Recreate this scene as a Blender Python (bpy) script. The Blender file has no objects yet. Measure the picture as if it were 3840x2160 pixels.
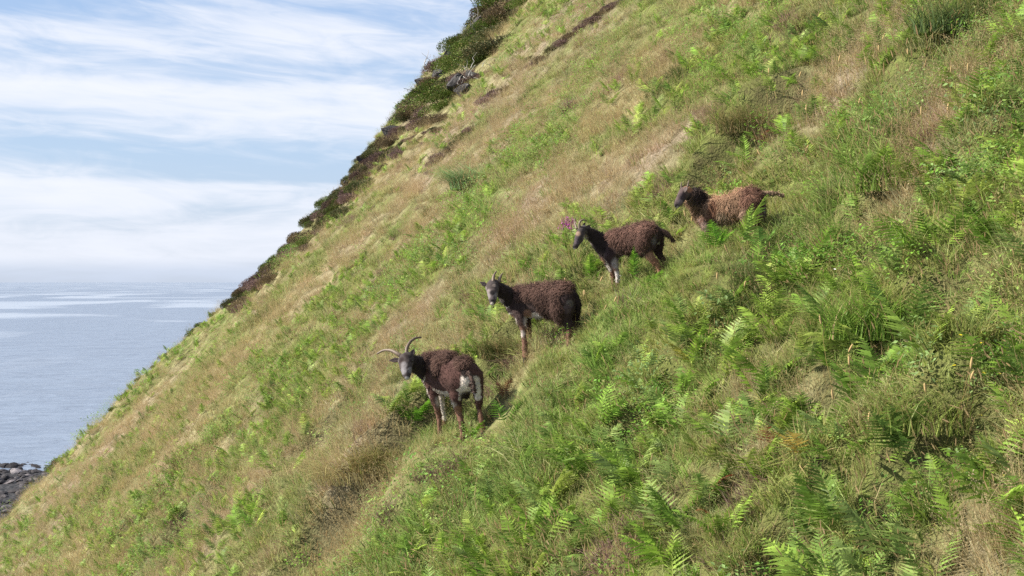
import bpy, bmesh, math, random
import numpy as np
from mathutils import Vector, Matrix

# ------------------------------------------------------------------ camera, world, sun, exposure
SC = bpy.context.scene
COL = SC.collection
random.seed(7)
rng = np.random.default_rng(7)

F = 5275.0                      # focal length in units of a 3840 wide frame
HOR = 1057.0                    # row of the horizon in that frame
cam_d = bpy.data.cameras.new('camera')
cam_d.sensor_width = 36.0
cam_d.lens = 36.0 * F / 3840.0
cam_d.shift_y = -(1080.0 - HOR) / 3840.0
cam_d.clip_start = 0.1
cam_d.clip_end = 120000.0
cam = bpy.data.objects.new('camera', cam_d)
cam.rotation_euler = (math.radians(90), 0, 0)
COL.objects.link(cam)
SC.camera = cam

SUN_DIR = Vector((-0.80, -0.04, 0.58)).normalized()     # towards the sun
SUN_EL = math.asin(SUN_DIR.z)
SUN_AZ = math.atan2(SUN_DIR.x, SUN_DIR.y)
sun_d = bpy.data.lights.new('sun', 'SUN')
sun_d.energy = 5.0
sun_d.angle = math.radians(0.6)
sun_d.color = (1.0, 0.93, 0.82)
sun = bpy.data.objects.new('sun', sun_d)
sun.rotation_euler = SUN_DIR.to_track_quat('Z', 'Y').to_euler()
sun.location = (-30, 20, 40)
COL.objects.link(sun)

SC.view_settings.view_transform = 'Standard'
SC.view_settings.look = 'None'
SC.view_settings.exposure = 1.1
SC.view_settings.gamma = 1.0
SC.view_settings.use_curve_mapping = False
SC.cycles.use_denoising = False
SC.cycles.max_bounces = 6
SC.cycles.diffuse_bounces = 3
SC.cycles.glossy_bounces = 2
SC.cycles.transmission_bounces = 4
SC.cycles.transparent_max_bounces = 4


class NT:
    """small helper to write node trees"""
    def __init__(s, tree):
        s.t = tree; s.n = tree.nodes; s.l = tree.links
    def add(s, kind, **kw):
        nd = s.n.new(kind)
        for k, v in kw.items():
            if k == 'ins':
                for kk, vv in v.items():
                    if hasattr(vv, 'is_output'):
                        s.l.new(vv, nd.inputs[kk])
                    else:
                        nd.inputs[kk].default_value = vv
            else:
                setattr(nd, k, v)
        return nd
    def math(s, op, a, b=None, c=None, clamp=False):
        nd = s.n.new('ShaderNodeMath'); nd.operation = op; nd.use_clamp = clamp
        for i, v in enumerate((a, b, c)):
            if v is None: continue
            if hasattr(v, 'is_output'): s.l.new(v, nd.inputs[i])
            else: nd.inputs[i].default_value = v
        return nd.outputs[0]
    def mix(s, fac, a, b, blend='MIX'):
        nd = s.n.new('ShaderNodeMix'); nd.data_type = 'RGBA'; nd.blend_type = blend
        for i, v in ((0, fac), (6, a), (7, b)):
            if hasattr(v, 'is_output'): s.l.new(v, nd.inputs[i])
            else: nd.inputs[i].default_value = v if i == 0 else (*v, 1.0)[:4]
        return nd.outputs[2]
    def ramp(s, fac, stops, interp='LINEAR'):
        nd = s.n.new('ShaderNodeValToRGB'); cr = nd.color_ramp; cr.interpolation = interp
        while len(cr.elements) < len(stops): cr.elements.new(0.5)
        for e, (p, v) in zip(cr.elements, stops):
            e.position = p
            e.color = (v, v, v, 1) if not hasattr(v, '__len__') else (*v, 1)
        s.l.new(fac, nd.inputs[0])
        return nd.outputs[0]
    def noise(s, vec, scale, detail=4, rough=0.5, dist=0.0, lac=2.0):
        nd = s.n.new('ShaderNodeTexNoise')
        if vec is not None: s.l.new(vec, nd.inputs['Vector'])
        nd.inputs['Scale'].default_value = scale; nd.inputs['Detail'].default_value = detail
        nd.inputs['Roughness'].default_value = rough; nd.inputs['Distortion'].default_value = dist
        nd.inputs['Lacunarity'].default_value = lac
        return nd.outputs[0]


def build_world():
    w = bpy.data.worlds.new('World'); SC.world = w; w.use_nodes = True
    g = NT(w.node_tree); g.n.clear()
    out = g.add('ShaderNodeOutputWorld'); bg = g.add('ShaderNodeBackground')
    g.l.new(bg.outputs[0], out.inputs[0])
    bg.inputs['Strength'].default_value = 0.050
    sky = g.add('ShaderNodeTexSky', sky_type='NISHITA', sun_disc=False, sun_elevation=SUN_EL, sun_rotation=SUN_AZ,
                altitude=30, air_density=1.0, dust_density=0.6, ozone_density=1.6)
    tc = g.add('ShaderNodeTexCoord')
    sep = g.add('ShaderNodeSeparateXYZ', ins={0: tc.outputs['Generated']})
    X, Y, Z = sep.outputs
    az = g.math('ARCTAN2', X, Y)                      # radians from +Y
    el = g.math('ARCSINE', Z)
    # long streaks of high cloud lying nearly level; they tilt a little with azimuth
    elt = g.math('ADD', el, g.math('MULTIPLY', az, g.math('MULTIPLY_ADD', el, 0.45, 0.01)))
    def coords(sx, sy, ox=0.0, oy=0.0):
        c = g.add('ShaderNodeCombineXYZ')
        g.l.new(g.math('MULTIPLY_ADD', az, sx, ox), c.inputs[0]); g.l.new(g.math('MULTIPLY_ADD', elt, sy, oy), c.inputs[1])
        return c.outputs[0]
    big = g.noise(coords(3.6, 30.0, 3.1, 1.35), 1.0, 5, 0.55, 0.5)
    wisp = g.noise(coords(11.0, 58.0, 1.0, 4.0), 1.0, 6, 0.6, 1.3)
    fine = g.noise(coords(30.0, 420.0, 7.0, 2.0), 1.0, 5, 0.6, 0.3)
    # how much cloud lies at each height above the horizon (radians / 0.25)
    cover = g.ramp(g.math('DIVIDE', el, 0.25, clamp=True), [
        (0.0, 0.55), (0.03, 0.55), (0.06, 0.78), (0.20, 0.70), (0.268, 0.80), (0.288, 0.44), (0.33, 0.42), (0.38, 0.52),
        (0.43, 0.66), (0.53, 0.78), (0.56, 0.50), (0.60, 0.42), (0.655, 0.56), (0.70, 0.50), (0.78, 0.42), (1.0, 0.62)])
    v = g.math('ADD', g.math('MULTIPLY', g.math('SUBTRACT', big, 0.5), 1.9), g.math('MULTIPLY', g.math('SUBTRACT', wisp, 0.5), 1.15))
    v = g.math('ADD', v, g.math('MULTIPLY', g.math('SUBTRACT', fine, 0.5), 0.16))
    v = g.math('ADD', g.math('SUBTRACT', v, 0.06), cover)
    mask = g.ramp(v, [(0.12, 0.10), (0.38, 0.38), (0.66, 0.80), (1.0, 0.98)], 'B_SPLINE')
    ccol = g.mix(g.ramp(g.math('DIVIDE', el, 0.25, clamp=True), [(0.0, 0.0), (0.03, 0.15), (0.07, 0.85), (0.3, 1.0)]),
                 (6.0, 6.8, 8.3), (8.7, 9.0, 9.8))
    # blue behind the cloud
    blue = g.mix(0.75, sky.outputs[0], g.ramp(g.math('DIVIDE', el, 0.6, clamp=True), [
        (0.0, (5.8, 6.7, 8.4)), (0.15, (4.6, 6.4, 9.0)), (0.35, (3.3, 5.3, 8.8)), (1.0, (1.0, 2.2, 5.4))]))
    cl = g.mix(mask, blue, ccol)
    g.l.new(cl, bg.inputs['Color'])


build_world()

# ------------------------------------------------------------------ numbers: noise, terrain, projection


def _hash(ix, iy, seed):
    h = (ix.astype(np.int64) * 374761393 + iy.astype(np.int64) * 668265263 + seed * 1442695041) & 0x7fffffff
    h = ((h ^ (h >> 13)) * 1274126177) & 0x7fffffff
    return ((h ^ (h >> 16)) & 0xffff) / 65535.0


def vnoise(x, y, seed=0):
    x = np.asarray(x, float); y = np.asarray(y, float)
    ix = np.floor(x); iy = np.floor(y); fx = x - ix; fy = y - iy
    fx = fx * fx * fx * (fx * (fx * 6 - 15) + 10); fy = fy * fy * fy * (fy * (fy * 6 - 15) + 10)
    a = _hash(ix, iy, seed); b = _hash(ix + 1, iy, seed); c = _hash(ix, iy + 1, seed); d = _hash(ix + 1, iy + 1, seed)
    return (a + (b - a) * fx) * (1 - fy) + (c + (d - c) * fx) * fy


def fbm(x, y, seed=0, octv=4, gain=0.5):
    s = 0.0; amp = 1.0; tot = 0.0
    for o in range(octv):
        s = s + amp * (vnoise(x * 2 ** o + 17.3 * o, y * 2 ** o - 9.1 * o, seed + o) - 0.5)
        tot += amp; amp *= gain
    return s / tot * 2.0         # about -1..1


GA, GB, GC = 0.92, 0.346, -5.9
CREST = np.array([(-40, 36.6), (-13, 33.0), (-12.2, 33.7), (-11.6, 34.2), (-10.2, 34.22), (-9.6, 34.6), (-8.9, 35.1), (-7.9, 34.9), (-7.2, 34.35),
                  (-6.6, 34.2), (-6.1, 33.8), (-5.9, 34.0), (-5.5, 34.9), (-5.0, 35.5), (-4.7, 36.4), (-4.4, 38.0), (-4.2, 39.0), (-4.0, 39.5),
                  (-3.7, 40.4), (-3.3, 41.5), (-2.8, 42.2), (-2.3, 43.2), (-1.7, 43.8), (-1.2, 44.6), (0.3, 48.3), (6, 62.3), (30, 106)], float)


def plane_hit(px, py):
    a = (px - 1920) / F; z = (HOR - py) / F
    y = GC / (z - GA * a - GB)
    return a * y, y


# sheep stand on little trodden pads: (feet column, feet row)
SHEEP_FEET = [(1745, 1622), (2075, 1285), (2400, 1045), (2745, 890)]
PADS = []
for fx_, fy_ in SHEEP_FEET:
    _x, _y = plane_hit(fx_, fy_)
    PADS.append((_x, _y, GA * _x + GB * _y + GC))

# banks whose steep side looks at the camera: (column, row, half width, height, run) in metres
BANKS = []
for c_, r_, w_, h_, d_ in [(1440, 1800, 0.70, 0.95, 0.40), (1040, 2150, 0.5, 0.35, 0.35), (2790, 520, 0.6, 0.66, 0.3), (3460, 1640, 0.45, 0.58, 0.35),
                           (1890, 1340, 0.45, 0.62, 0.3), (3520, 150, 0.6, 0.34, 0.35), (2560, 925, 0.4, 0.30, 0.3), (3080, 1800, 0.5, 0.30, 0.35),
                           (1200, 1640, 0.4, 0.20, 0.3), (690, 1960, 0.5, 0.40, 0.35), (3300, 720, 0.5, 0.16, 0.3), (3640, 560, 0.5, 0.18, 0.3),
                           (2440, 1480, 0.5, 0.20, 0.3), (3400, 1180, 0.5, 0.22, 0.35)]:
    bx_, by_ = plane_hit(c_, r_)
    BANKS.append((bx_, by_, w_, h_, d_))


def terr(x, y):
    x = np.asarray(x, float); y = np.asarray(y, float)
    z = GA * x + GB * y + GC
    n = 0.30 * fbm(x / 4.2, y / 4.2, 3, 3) + 0.10 * fbm(x / 0.9, y / 0.9, 11, 3)
    # low sheep-worn steps across the slope
    u = (GA * x + GB * y) * 1.55 + 0.8 * fbm(x / 3.0, y / 3.0, 31, 2)
    n = n + 0.05 * np.sin(u * 2 * math.pi)
    for bx, by, w, h, d in BANKS:
        t = (x - bx) / w; s = -(y - by) / d
        wob = 0.5 * np.sin(t * 2.1 + bx)
        s = s + wob * 0.4
        pr = 0.75 * np.exp(-((s + 0.65) / 0.6) ** 2) - np.exp(-((s - 0.45) / 0.55) ** 2)
        n = n + h * pr * np.exp(-t ** 4)
    z = z + n
    wt = 1e-9; tgt = 0.0; K = 0.0
    for px, py, pz in PADS:
        dx = x - px; dy = y - py
        r = np.sqrt((dx / 0.80) ** 2 + (np.where(dy < 0, dy / 1.5, dy / 1.1)) ** 2)
        k = np.clip((1.35 - r) / 0.75, 0, 1); k = k * k * (3 - 2 * k)
        pl = pz + 0.42 * GA * dx + np.where(dy < 0, 0.8, 0.35) * GB * dy + 0.03 * fbm(x / .4, y / .4, 77, 2)
        w = k ** 3 / (0.05 + r * r); tgt = tgt + pl * w; wt = wt + w; K = np.maximum(K, k)
    z = z * (1 - K) + tgt / wt * K
    yc = np.interp(x, CREST[:, 0], CREST[:, 1])
    d = y - yc
    w = 0.55
    sp = np.where(d / w > 30, d, w * np.log1p(np.exp(np.clip(d / w, -40, 40))))
    z = z - 1.7 * sp
    return np.maximum(z, -26.5)


def tnormal(x, y):
    e = 0.06
    dx = (terr(x + e, y) - terr(x - e, y)) / (2 * e); dy = (terr(x, y + e) - terr(x, y - e)) / (2 * e)
    n = np.stack([-dx, -dy, np.ones_like(dx)], -1)
    return n / np.linalg.norm(n, axis=-1, keepdims=True)


def hit(px, py):
    """where the line of sight through that column and row meets the hill"""
    a = (px - 1920) / F; e = (HOR - py) / F
    ys = np.linspace(4, 60, 5601)
    f = terr(a * ys, ys) - e * ys
    i = int(np.argmax(f > 0))
    if f[i] <= 0:
        i = int(np.argmax(f / ys))
    return np.array([a * ys[i], ys[i], float(terr(a * ys[i], ys[i]))])


def to_px(p):
    p = np.asarray(p)
    return 1920 + F * p[..., 0] / p[..., 1], HOR - F * p[..., 2] / p[..., 1]


# ------------------------------------------------------------------ object helpers


def mesh_from(name, v, faces, attrs=None, smooth=False):
    """faces: list of index tuples or an (n,3)/(n,4) array"""
    m = bpy.data.meshes.new(name)
    m.from_pydata(np.asarray(v, float).reshape(-1, 3).tolist(), [], [tuple(int(i) for i in f) for f in faces])
    for k, a in (attrs or {}).items():
        at = m.attributes.new(k, 'FLOAT_COLOR', 'POINT')
        a = np.asarray(a, np.float32)
        if a.shape[1] == 3: a = np.concatenate([a, np.ones((len(a), 1), np.float32)], 1)
        at.data.foreach_set('color', a.ravel())
    if smooth:
        m.polygons.foreach_set('use_smooth', [True] * len(m.polygons))
    m.update()
    return m


def link(name, data, mat=None, parent=None, **props):
    o = bpy.data.objects.new(name, data)
    if mat is not None and data is not None and len(data.materials) == 0: data.materials.append(mat)
    COL.objects.link(o)
    if parent is not None: o.parent = parent
    for k, v in props.items(): o[k] = v
    return o


def thing(name, label, cat, loc=(0, 0, 0), group=None):
    o = bpy.data.objects.new(name, None)
    o.empty_display_size = 0.1
    COL.objects.link(o); o.location = loc
    o['label'] = label; o['category'] = cat
    if group: o['group'] = group
    return o


def pmat(name, rough=0.85, spec=0.2):
    m = bpy.data.materials.new(name); m.use_nodes = True
    g = NT(m.node_tree)
    b = g.n['Principled BSDF']; b.inputs['Roughness'].default_value = rough
    b.inputs['Specular IOR Level'].default_value = spec
    return m, g, b


# ------------------------------------------------------------------ materials


def leaf_mat(name, src, transl=0.4, dry=(0.40, 0.29, 0.15), rough=0.55):
    """thin leaves: src 'INSTANCER' reads the tint of a scattered copy, 'OBJECT' the object's own colour"""
    m = bpy.data.materials.new(name); m.use_nodes = True
    g = NT(m.node_tree); g.n.clear()
    out = g.add('ShaderNodeOutputMaterial')
    if src == 'INSTANCER':
        t = g.add('ShaderNodeAttribute', attribute_type='INSTANCER', attribute_name='tint').outputs['Color']
    else:
        t = g.add('ShaderNodeObjectInfo').outputs['Color']
    bc = g.add('ShaderNodeAttribute', attribute_type='GEOMETRY', attribute_name='bc')
    sp = g.add('ShaderNodeSeparateColor', ins={0: bc.outputs['Color']})
    val = g.math('MULTIPLY_ADD', sp.outputs[0], 0.9, 0.55)
    c = g.add('ShaderNodeVectorMath', operation='SCALE', ins={0: t, 'Scale': val}).outputs[0]
    c = g.mix(sp.outputs[2], c, dry)
    # older, paler tips
    c = g.mix(g.math('MULTIPLY', g.math('POWER', sp.outputs[1], 3.0), 0.25), c, (0.30, 0.27, 0.12))
    d = g.add('ShaderNodeBsdfDiffuse', ins={0: c})
    tr = g.add('ShaderNodeBsdfTranslucent', ins={0: c})
    gl = g.add('ShaderNodeBsdfGlossy', ins={0: (1, 1, 1, 1), 'Roughness': rough})
    mx = g.add('ShaderNodeMixShader', ins={0: transl, 1: d.outputs[0], 2: tr.outputs[0]})
    mx2 = g.add('ShaderNodeMixShader', ins={0: 0.011, 1: mx.outputs[0], 2: gl.outputs[0]})
    g.l.new(mx2.outputs[0], out.inputs[0])
    return m


M_GRASS = leaf_mat('grass_blades', 'INSTANCER', 0.48)
M_FERN_I = leaf_mat('fern_scattered', 'INSTANCER', 0.35)
M_FERN = leaf_mat('fern_leaf', 'OBJECT', 0.35)
M_BUSH = leaf_mat('shrub_leaf', 'OBJECT', 0.15)
M_TUSS = leaf_mat('tussock_blades', 'OBJECT', 0.4)


def soil_mat():
    m, g, b = pmat('hillside_turf', 0.95, 0.1)
    at = g.add('ShaderNodeAttribute', attribute_type='GEOMETRY', attribute_name='tint')
    geo = g.add('ShaderNodeNewGeometry')
    n1 = g.noise(geo.outputs['Position'], 5.0, 6, 0.65)
    n2 = g.noise(geo.outputs['Position'], 38.0, 4, 0.6)
    c = g.mix(g.ramp(n1, [(0.35, 0.0), (0.7, 1.0)]), at.outputs['Color'], (0.085, 0.07, 0.035))
    c = g.mix(g.ramp(n2, [(0.3, 0.5), (0.6, 0.0)]), c, (0.06, 0.06, 0.025))
    g.l.new(c, b.inputs['Base Color'])
    bp = g.add('ShaderNodeBump', ins={'Strength': 0.9, 'Distance': 0.05, 'Height': g.math('ADD', n1, n2)})
    g.l.new(bp.outputs[0], b.inputs['Normal'])
    return m


# ------------------------------------------------------------------ hill
GREEN = np.array([0.235, 0.288, 0.075]); LUSH = np.array([0.185, 0.288, 0.058]); OLIVE = np.array([0.30, 0.30, 0.115])
STRAW = np.array([0.53, 0.47, 0.265]); PINK = np.array([0.50, 0.40, 0.30])


def sm(a, b, x):
    t = np.clip((x - a) / (b - a), 0, 1); return t * t * (3 - 2 * t)


STREAKS = []        # trodden, dried out runs down the slope: points, half width
for pts_, w_ in [([(985, 1310), (900, 1400), (790, 1530), (690, 1650), (600, 1790)], .38), ([(1700, 620), (1500, 770), (1330, 940), (1180, 1100)], .9),
                 ([(1330, 1980), (1290, 1830), (1210, 1900)], .28), ([(560, 1500), (420, 1640), (250, 1830)], .8), ([(2500, 600), (2200, 700), (1950, 860)], .6),
                 ([(3300, 150), (3150, 330)], .5), ([(3560, 420), (3420, 640)], .4), ([(3700, 1980), (3600, 2120)], .35)]:
    STREAKS.append((np.array([plane_hit(*p_) for p_ in pts_]), w_))


def streak_at(x, y):
    k = np.zeros(np.shape(x))
    for pts, w in STREAKS:
        d = np.full(np.shape(x), 1e9)
        for a, b in zip(pts[:-1], pts[1:]):
            ab = b - a; t = np.clip(((x - a[0]) * ab[0] + (y - a[1]) * ab[1]) / (ab @ ab), 0, 1)
            d = np.minimum(d, np.hypot(x - a[0] - t * ab[0], y - a[1] - t * ab[1]))
        k = np.maximum(k, np.exp(-(d / w) ** 2))
    return k


def cover_maps(x, y):
    """dryness 0..1, pinkness 0..1, lushness 0..1 of the turf, streaked down the fall line"""
    s = (x * GA + y * GB) / 0.983      # along the fall line, upwards
    t = (-x * GB + y * GA) / 0.983     # along the contour, away from the camera
    n1 = fbm(s / 7.0, t / 2.2, 101, 4); n2 = fbm(s / 2.2, t / 1.0, 131, 3); n3 = fbm(x / 0.6, y / 0.6, 151, 2)
    far = sm(11, 24, y)
    dry = 0.92 * sm(-0.55, 0.75, n1 * 0.55 + n2 * 0.75 + n3 * 0.55 - 0.31 + 0.42 * far - 0.22 * sm(13.5, 10.0, y))
    pink = sm(-0.1, 0.5, fbm(s / 5.0, t / 1.6, 171, 3) + 0.25 * n2)
    lush = sm(0.0, 0.5, fbm(s / 2.5, t / 1.3, 191, 3) - 0.15 * far)
    st = streak_at(x, y); dry = np.clip(dry + st * (0.55 + 0.3 * n3), 0, 1); pink = np.clip(pink + 0.5 * st, 0, 1)
    return dry, pink, lush


def turf_tint(x, y, jit=True):
    dry, pink, lush = cover_maps(x, y)
    d = dry[:, None]
    g = GREEN * (1 - lush[:, None]) + LUSH * lush[:, None]
    g = g * (1 - 0.35 * d) + OLIVE * 0.35 * d
    w = STRAW * (1 - pink[:, None]) + PINK * pink[:, None]
    c = g * (1 - d) + w * d
    return c, dry, pink, lush


def build_hill():
    ys = np.concatenate([np.arange(0.5, 20, 0.11), np.arange(20, 52, 0.17), np.arange(52, 90, 0.6)])
    xs = np.concatenate([np.arange(-44, -15, 0.5), np.arange(-15, 9.5, 0.13), np.arange(9.5, 40, 0.5)])
    X, Y = np.meshgrid(xs, ys); Z = terr(X, Y)
    ny, nx = X.shape
    v = np.stack([X, Y, Z], -1).reshape(-1, 3)
    i = np.arange(ny * nx).reshape(ny, nx)
    q = np.stack([i[:-1, :-1], i[:-1, 1:], i[1:, 1:], i[1:, :-1]], -1).reshape(-1, 4)
    m = bpy.data.meshes.new('hillside')
    m.vertices.add(len(v)); m.vertices.foreach_set('co', v.ravel())
    m.loops.add(len(q) * 4); m.loops.foreach_set('vertex_index', q.ravel().astype(np.int32))
    m.polygons.add(len(q)); m.polygons.foreach_set('loop_start', np.arange(0, len(q) * 4, 4, dtype=np.int32))
    m.update(calc_edges=True)
    m.polygons.foreach_set('use_smooth', np.ones(len(q), bool))
    c, dry, pink, lush = turf_tint(v[:, 0], v[:, 1])
    at = m.attributes.new('tint', 'FLOAT_COLOR', 'POINT')
    nn = tnormal(v[:, 0], v[:, 1])
    peat_shade = .45 * sm(-.68, -.82, nn[:, 1])[:, None]              # bare soil colour, with hollow shade painted in, on the steep little banks
    c = c * (1 - peat_shade) + np.array([.07, .05, .035]) * peat_shade
    at.data.foreach_set('color', np.concatenate([c * 0.80, np.ones((len(c), 1))], 1).astype(np.float32).ravel())
    link('hillside', m, soil_mat(), kind='structure', label='steep grassy hillside falling to the sea')


build_hill()

# ------------------------------------------------------------------ sea and beach


def build_sea():
    m, g, b = pmat('sea_water', 0.12, 0.5)
    b.inputs['IOR'].default_value = 1.33
    geo = g.add('ShaderNodeNewGeometry')
    P = geo.outputs['Position']
    # calm slicks against ruffled water
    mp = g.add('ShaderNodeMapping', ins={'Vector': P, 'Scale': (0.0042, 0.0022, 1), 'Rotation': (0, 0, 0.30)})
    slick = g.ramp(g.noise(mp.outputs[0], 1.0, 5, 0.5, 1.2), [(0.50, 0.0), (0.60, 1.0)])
    mp2 = g.add('ShaderNodeMapping', ins={'Vector': P, 'Scale': (0.10, 0.26, 1), 'Rotation': (0, 0, 0.12)})
    w1 = g.noise(mp2.outputs[0], 1.0, 5, 0.6, 0.4)
    mp3 = g.add('ShaderNodeMapping', ins={'Vector': P, 'Scale': (0.022, 0.06, 1), 'Rotation': (0, 0, -0.1)})
    w2 = g.noise(mp3.outputs[0], 1.0, 3, 0.5)
    h = g.math('ADD', w1, g.math('MULTIPLY', w2, 3.5))
    amt = g.math('MULTIPLY_ADD', slick, -0.85, 1.0)
    bp = g.add('ShaderNodeBump', ins={'Distance': 1.5, 'Height': h}); g.l.new(amt, bp.inputs['Strength'])
    g.l.new(bp.outputs[0], b.inputs['Normal'])
    g.l.new(g.mix(slick, (0.15, 0.19, 0.255), (0.25, 0.29, 0.35)), b.inputs['Base Color'])  # paler slick colour paints in the bright sky reflection
    rr = g.math('MULTIPLY_ADD', slick, -0.12, 0.34); g.l.new(rr, b.inputs['Roughness'])
    ys = np.array([20, 100, 200, 400, 800, 2000, 6000, 20000, 60000], float)
    v = []; f = []
    for y in ys: v += [(-0.9 * y - 60, y, -25.0), (0.9 * y + 60, y, -25.0)]
    for k in range(len(ys) - 1): f.append((2 * k, 2 * k + 1, 2 * k + 3, 2 * k + 2))
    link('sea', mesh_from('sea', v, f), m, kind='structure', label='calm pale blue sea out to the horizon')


def rock_mesh(name, seed, sub=2, flat=0.6, n=12, k0=.55, k1=.92):
    r = random.Random(seed)
    bm = bmesh.new(); bmesh.ops.create_icosphere(bm, subdivisions=sub, radius=1.0)
    planes = []
    for _ in range(n):
        d = Vector((r.gauss(0, 1), r.gauss(0, 1), r.gauss(0, 1))).normalized(); planes.append((d, r.uniform(k0, k1)))
    for v in bm.verts:
        for d, k in planes:
            a = v.co.dot(d)
            if a > k: v.co -= d * (a - k)
        v.co += Vector((r.uniform(-1, 1), r.uniform(-1, 1), r.uniform(-1, 1))) * 0.03
        v.co.z *= flat
    m = bpy.data.meshes.new(name); bm.to_mesh(m); bm.free()
    return m


def stone_mat(name, dark, light, sc=1.5, lichen=None):
    m, g, b = pmat(name, 0.9, 0.2)
    tc = g.add('ShaderNodeTexCoord'); oi = g.add('ShaderNodeObjectInfo')
    n = g.noise(tc.outputs['Object'], sc, 8, 0.65)
    c = g.mix(g.ramp(n, [(0.3, 0.0), (0.7, 1.0)]), dark, light)
    c = g.mix(1.0, c, oi.outputs['Color'], 'MULTIPLY')
    if lichen:
        n2 = g.noise(tc.outputs['Object'], sc * 2.2, 6, 0.7, 0.5)
        c = g.mix(g.ramp(n2, [(0.58, 0.0), (0.68, 0.9)]), c, lichen)
    g.l.new(c, b.inputs['Base Color'])
    bp = g.add('ShaderNodeBump', ins={'Strength': 0.8, 'Distance': 0.15, 'Height': n}); g.l.new(bp.outputs[0], b.inputs['Normal'])
    return m


def build_beach():
    # a wedge of dark cobble shore at the foot of the slope, beyond the crest
    xs = np.linspace(-150, -18, 110); ys = np.linspace(20, 205, 150)
    X, Y = np.meshgrid(xs, ys)
    shore = 186 + 4.0 * fbm(X / 14.0, Y * 0 + 3.0, 41, 3) + (X + 65) * 0.06
    Z = -25.0 + (shore - Y) * 0.035 + 0.35 * fbm(X / 5.0, Y / 5.0, 45, 3) * sm(0, 12, shore - Y)
    v = np.stack([X, Y, Z], -1).reshape(-1, 3); i = np.arange(X.size).reshape(X.shape)
    q = np.stack([i[:-1, :-1], i[:-1, 1:], i[1:, 1:], i[1:, :-1]], -1).reshape(-1, 4)
    m, g, b = pmat('shore_shingle', 0.8, 0.3)
    geo = g.add('ShaderNodeNewGeometry')
    vo = g.add('ShaderNodeTexVoronoi', ins={'Vector': geo.outputs['Position'], 'Scale': 1.6})
    c = g.mix(g.ramp(vo.outputs['Distance'], [(0.1, 1.0), (0.6, 0.0)]), (0.012, 0.012, 0.014), (0.055, 0.053, 0.056))
    g.l.new(c, b.inputs['Base Color'])
    bp = g.add('ShaderNodeBump', ins={'Strength': 1.0, 'Distance': 0.4, 'Height': g.math('SUBTRACT', 1.0, vo.outputs['Distance'])})
    g.l.new(bp.outputs[0], b.inputs['Normal'])
    link('beach', mesh_from('beach', v, q, smooth=True), m, kind='structure', label='dark stony shore at the foot of the slope')
    mats = stone_mat('shore_stone', (0.022, 0.021, 0.024), (0.095, 0.09, 0.092), 1.2)
    meshes = [rock_mesh('shore_stone', 300 + k, 2, 0.55) for k in range(6)]
    for me in meshes: me.materials.append(mats)
    r = random.Random(5)
    def zb(x, y):
        sh = 186 + 4.0 * float(fbm(np.array(x / 14.0), np.array(3.0), 41, 3)) + (x + 65) * 0.06
        return -25.0 + (sh - y) * 0.035, sh
    def put(col, row, s, label, grp, tone, flat=1.0):
        a = (col - 1920) / F; e = (HOR - row) / F
        ys_ = np.linspace(130, 200, 1401)
        zz = np.array([zb(a * yy, yy)[0] for yy in ys_]); f = zz - e * ys_
        k = int(np.argmin(np.abs(f))); y = ys_[k]; x = a * y
        z, sh = zb(x, y)
        o = bpy.data.objects.new('shore_stone', r.choice(meshes)); COL.objects.link(o)
        o.location = (x, y, z + 0.12 * s); o.scale = (s * r.uniform(0.8, 1.3), s * r.uniform(0.7, 1.1), s * flat * r.uniform(0.6, 1.0))
        o.rotation_euler = (r.uniform(-.25, .25), r.uniform(-.35, .1), r.uniform(0, 6.28)); o.color = (*tone, 1)
        o['label'] = label; o['category'] = 'rock'
        if grp: o['group'] = grp
    put(58, 1775, 1.05, 'squarish pale boulder catching sun among dark shore rocks', None, (3.4, 3.3, 3.3), 1.3)
    put(103, 1787, 0.75, 'rounded pale boulder right of the squarish pale one', None, (2.4, 2.3, 2.3), 1.1)
    put(88, 1772, 0.85, 'grey sloping boulder above the two pale ones', None, (1.7, 1.7, 1.8), 0.8)
    put(33, 1812, 1.1, 'long flat grey slab below the squarish pale boulder', None, (1.8, 1.7, 1.7), 0.5)
    put(45, 1756, 1.3, 'big dark rock standing at the edge of the water', None, (0.35, 0.35, 0.38), 0.9)
    put(5, 1752, 1.3, 'big dark rock at the water cut by the frame edge', None, (0.35, 0.35, 0.38), 0.8)
    put(35, 1724, 0.7, 'small dark rock just off the shore in water', None, (0.4, 0.4, 0.4), 0.4)
    for k in range(230):
        col = r.uniform(-40, 190); row = r.uniform(1738, 1925)
        if row < 1738 + max(0, 30 - col * 0.0) * 0 : continue
        t = (row - 1738) / 187
        tone = r.choice([(0.5, 0.5, 0.53), (0.7, 0.68, 0.7), (1.0, 0.97, 0.98), (1.5, 1.45, 1.45)][: 2 if t < 0.3 and r.random() < .75 else 4])
        put(col, row, r.uniform(0.35, 0.8), 'grey angular stone of the dark shore below the hill', 'stones of the shore', tone, r.uniform(0.6, 1.1))
    # dark rocks awash
    for k in range(9):
        put(r.uniform(-10, 140), r.uniform(1722, 1738), r.uniform(0.5, 0.9), 'low dark rock awash along the waterline', 'rocks awash', (0.4, 0.4, 0.42), 0.5)


build_sea()
build_beach()

# ------------------------------------------------------------------ plants: mesh makers


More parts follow.
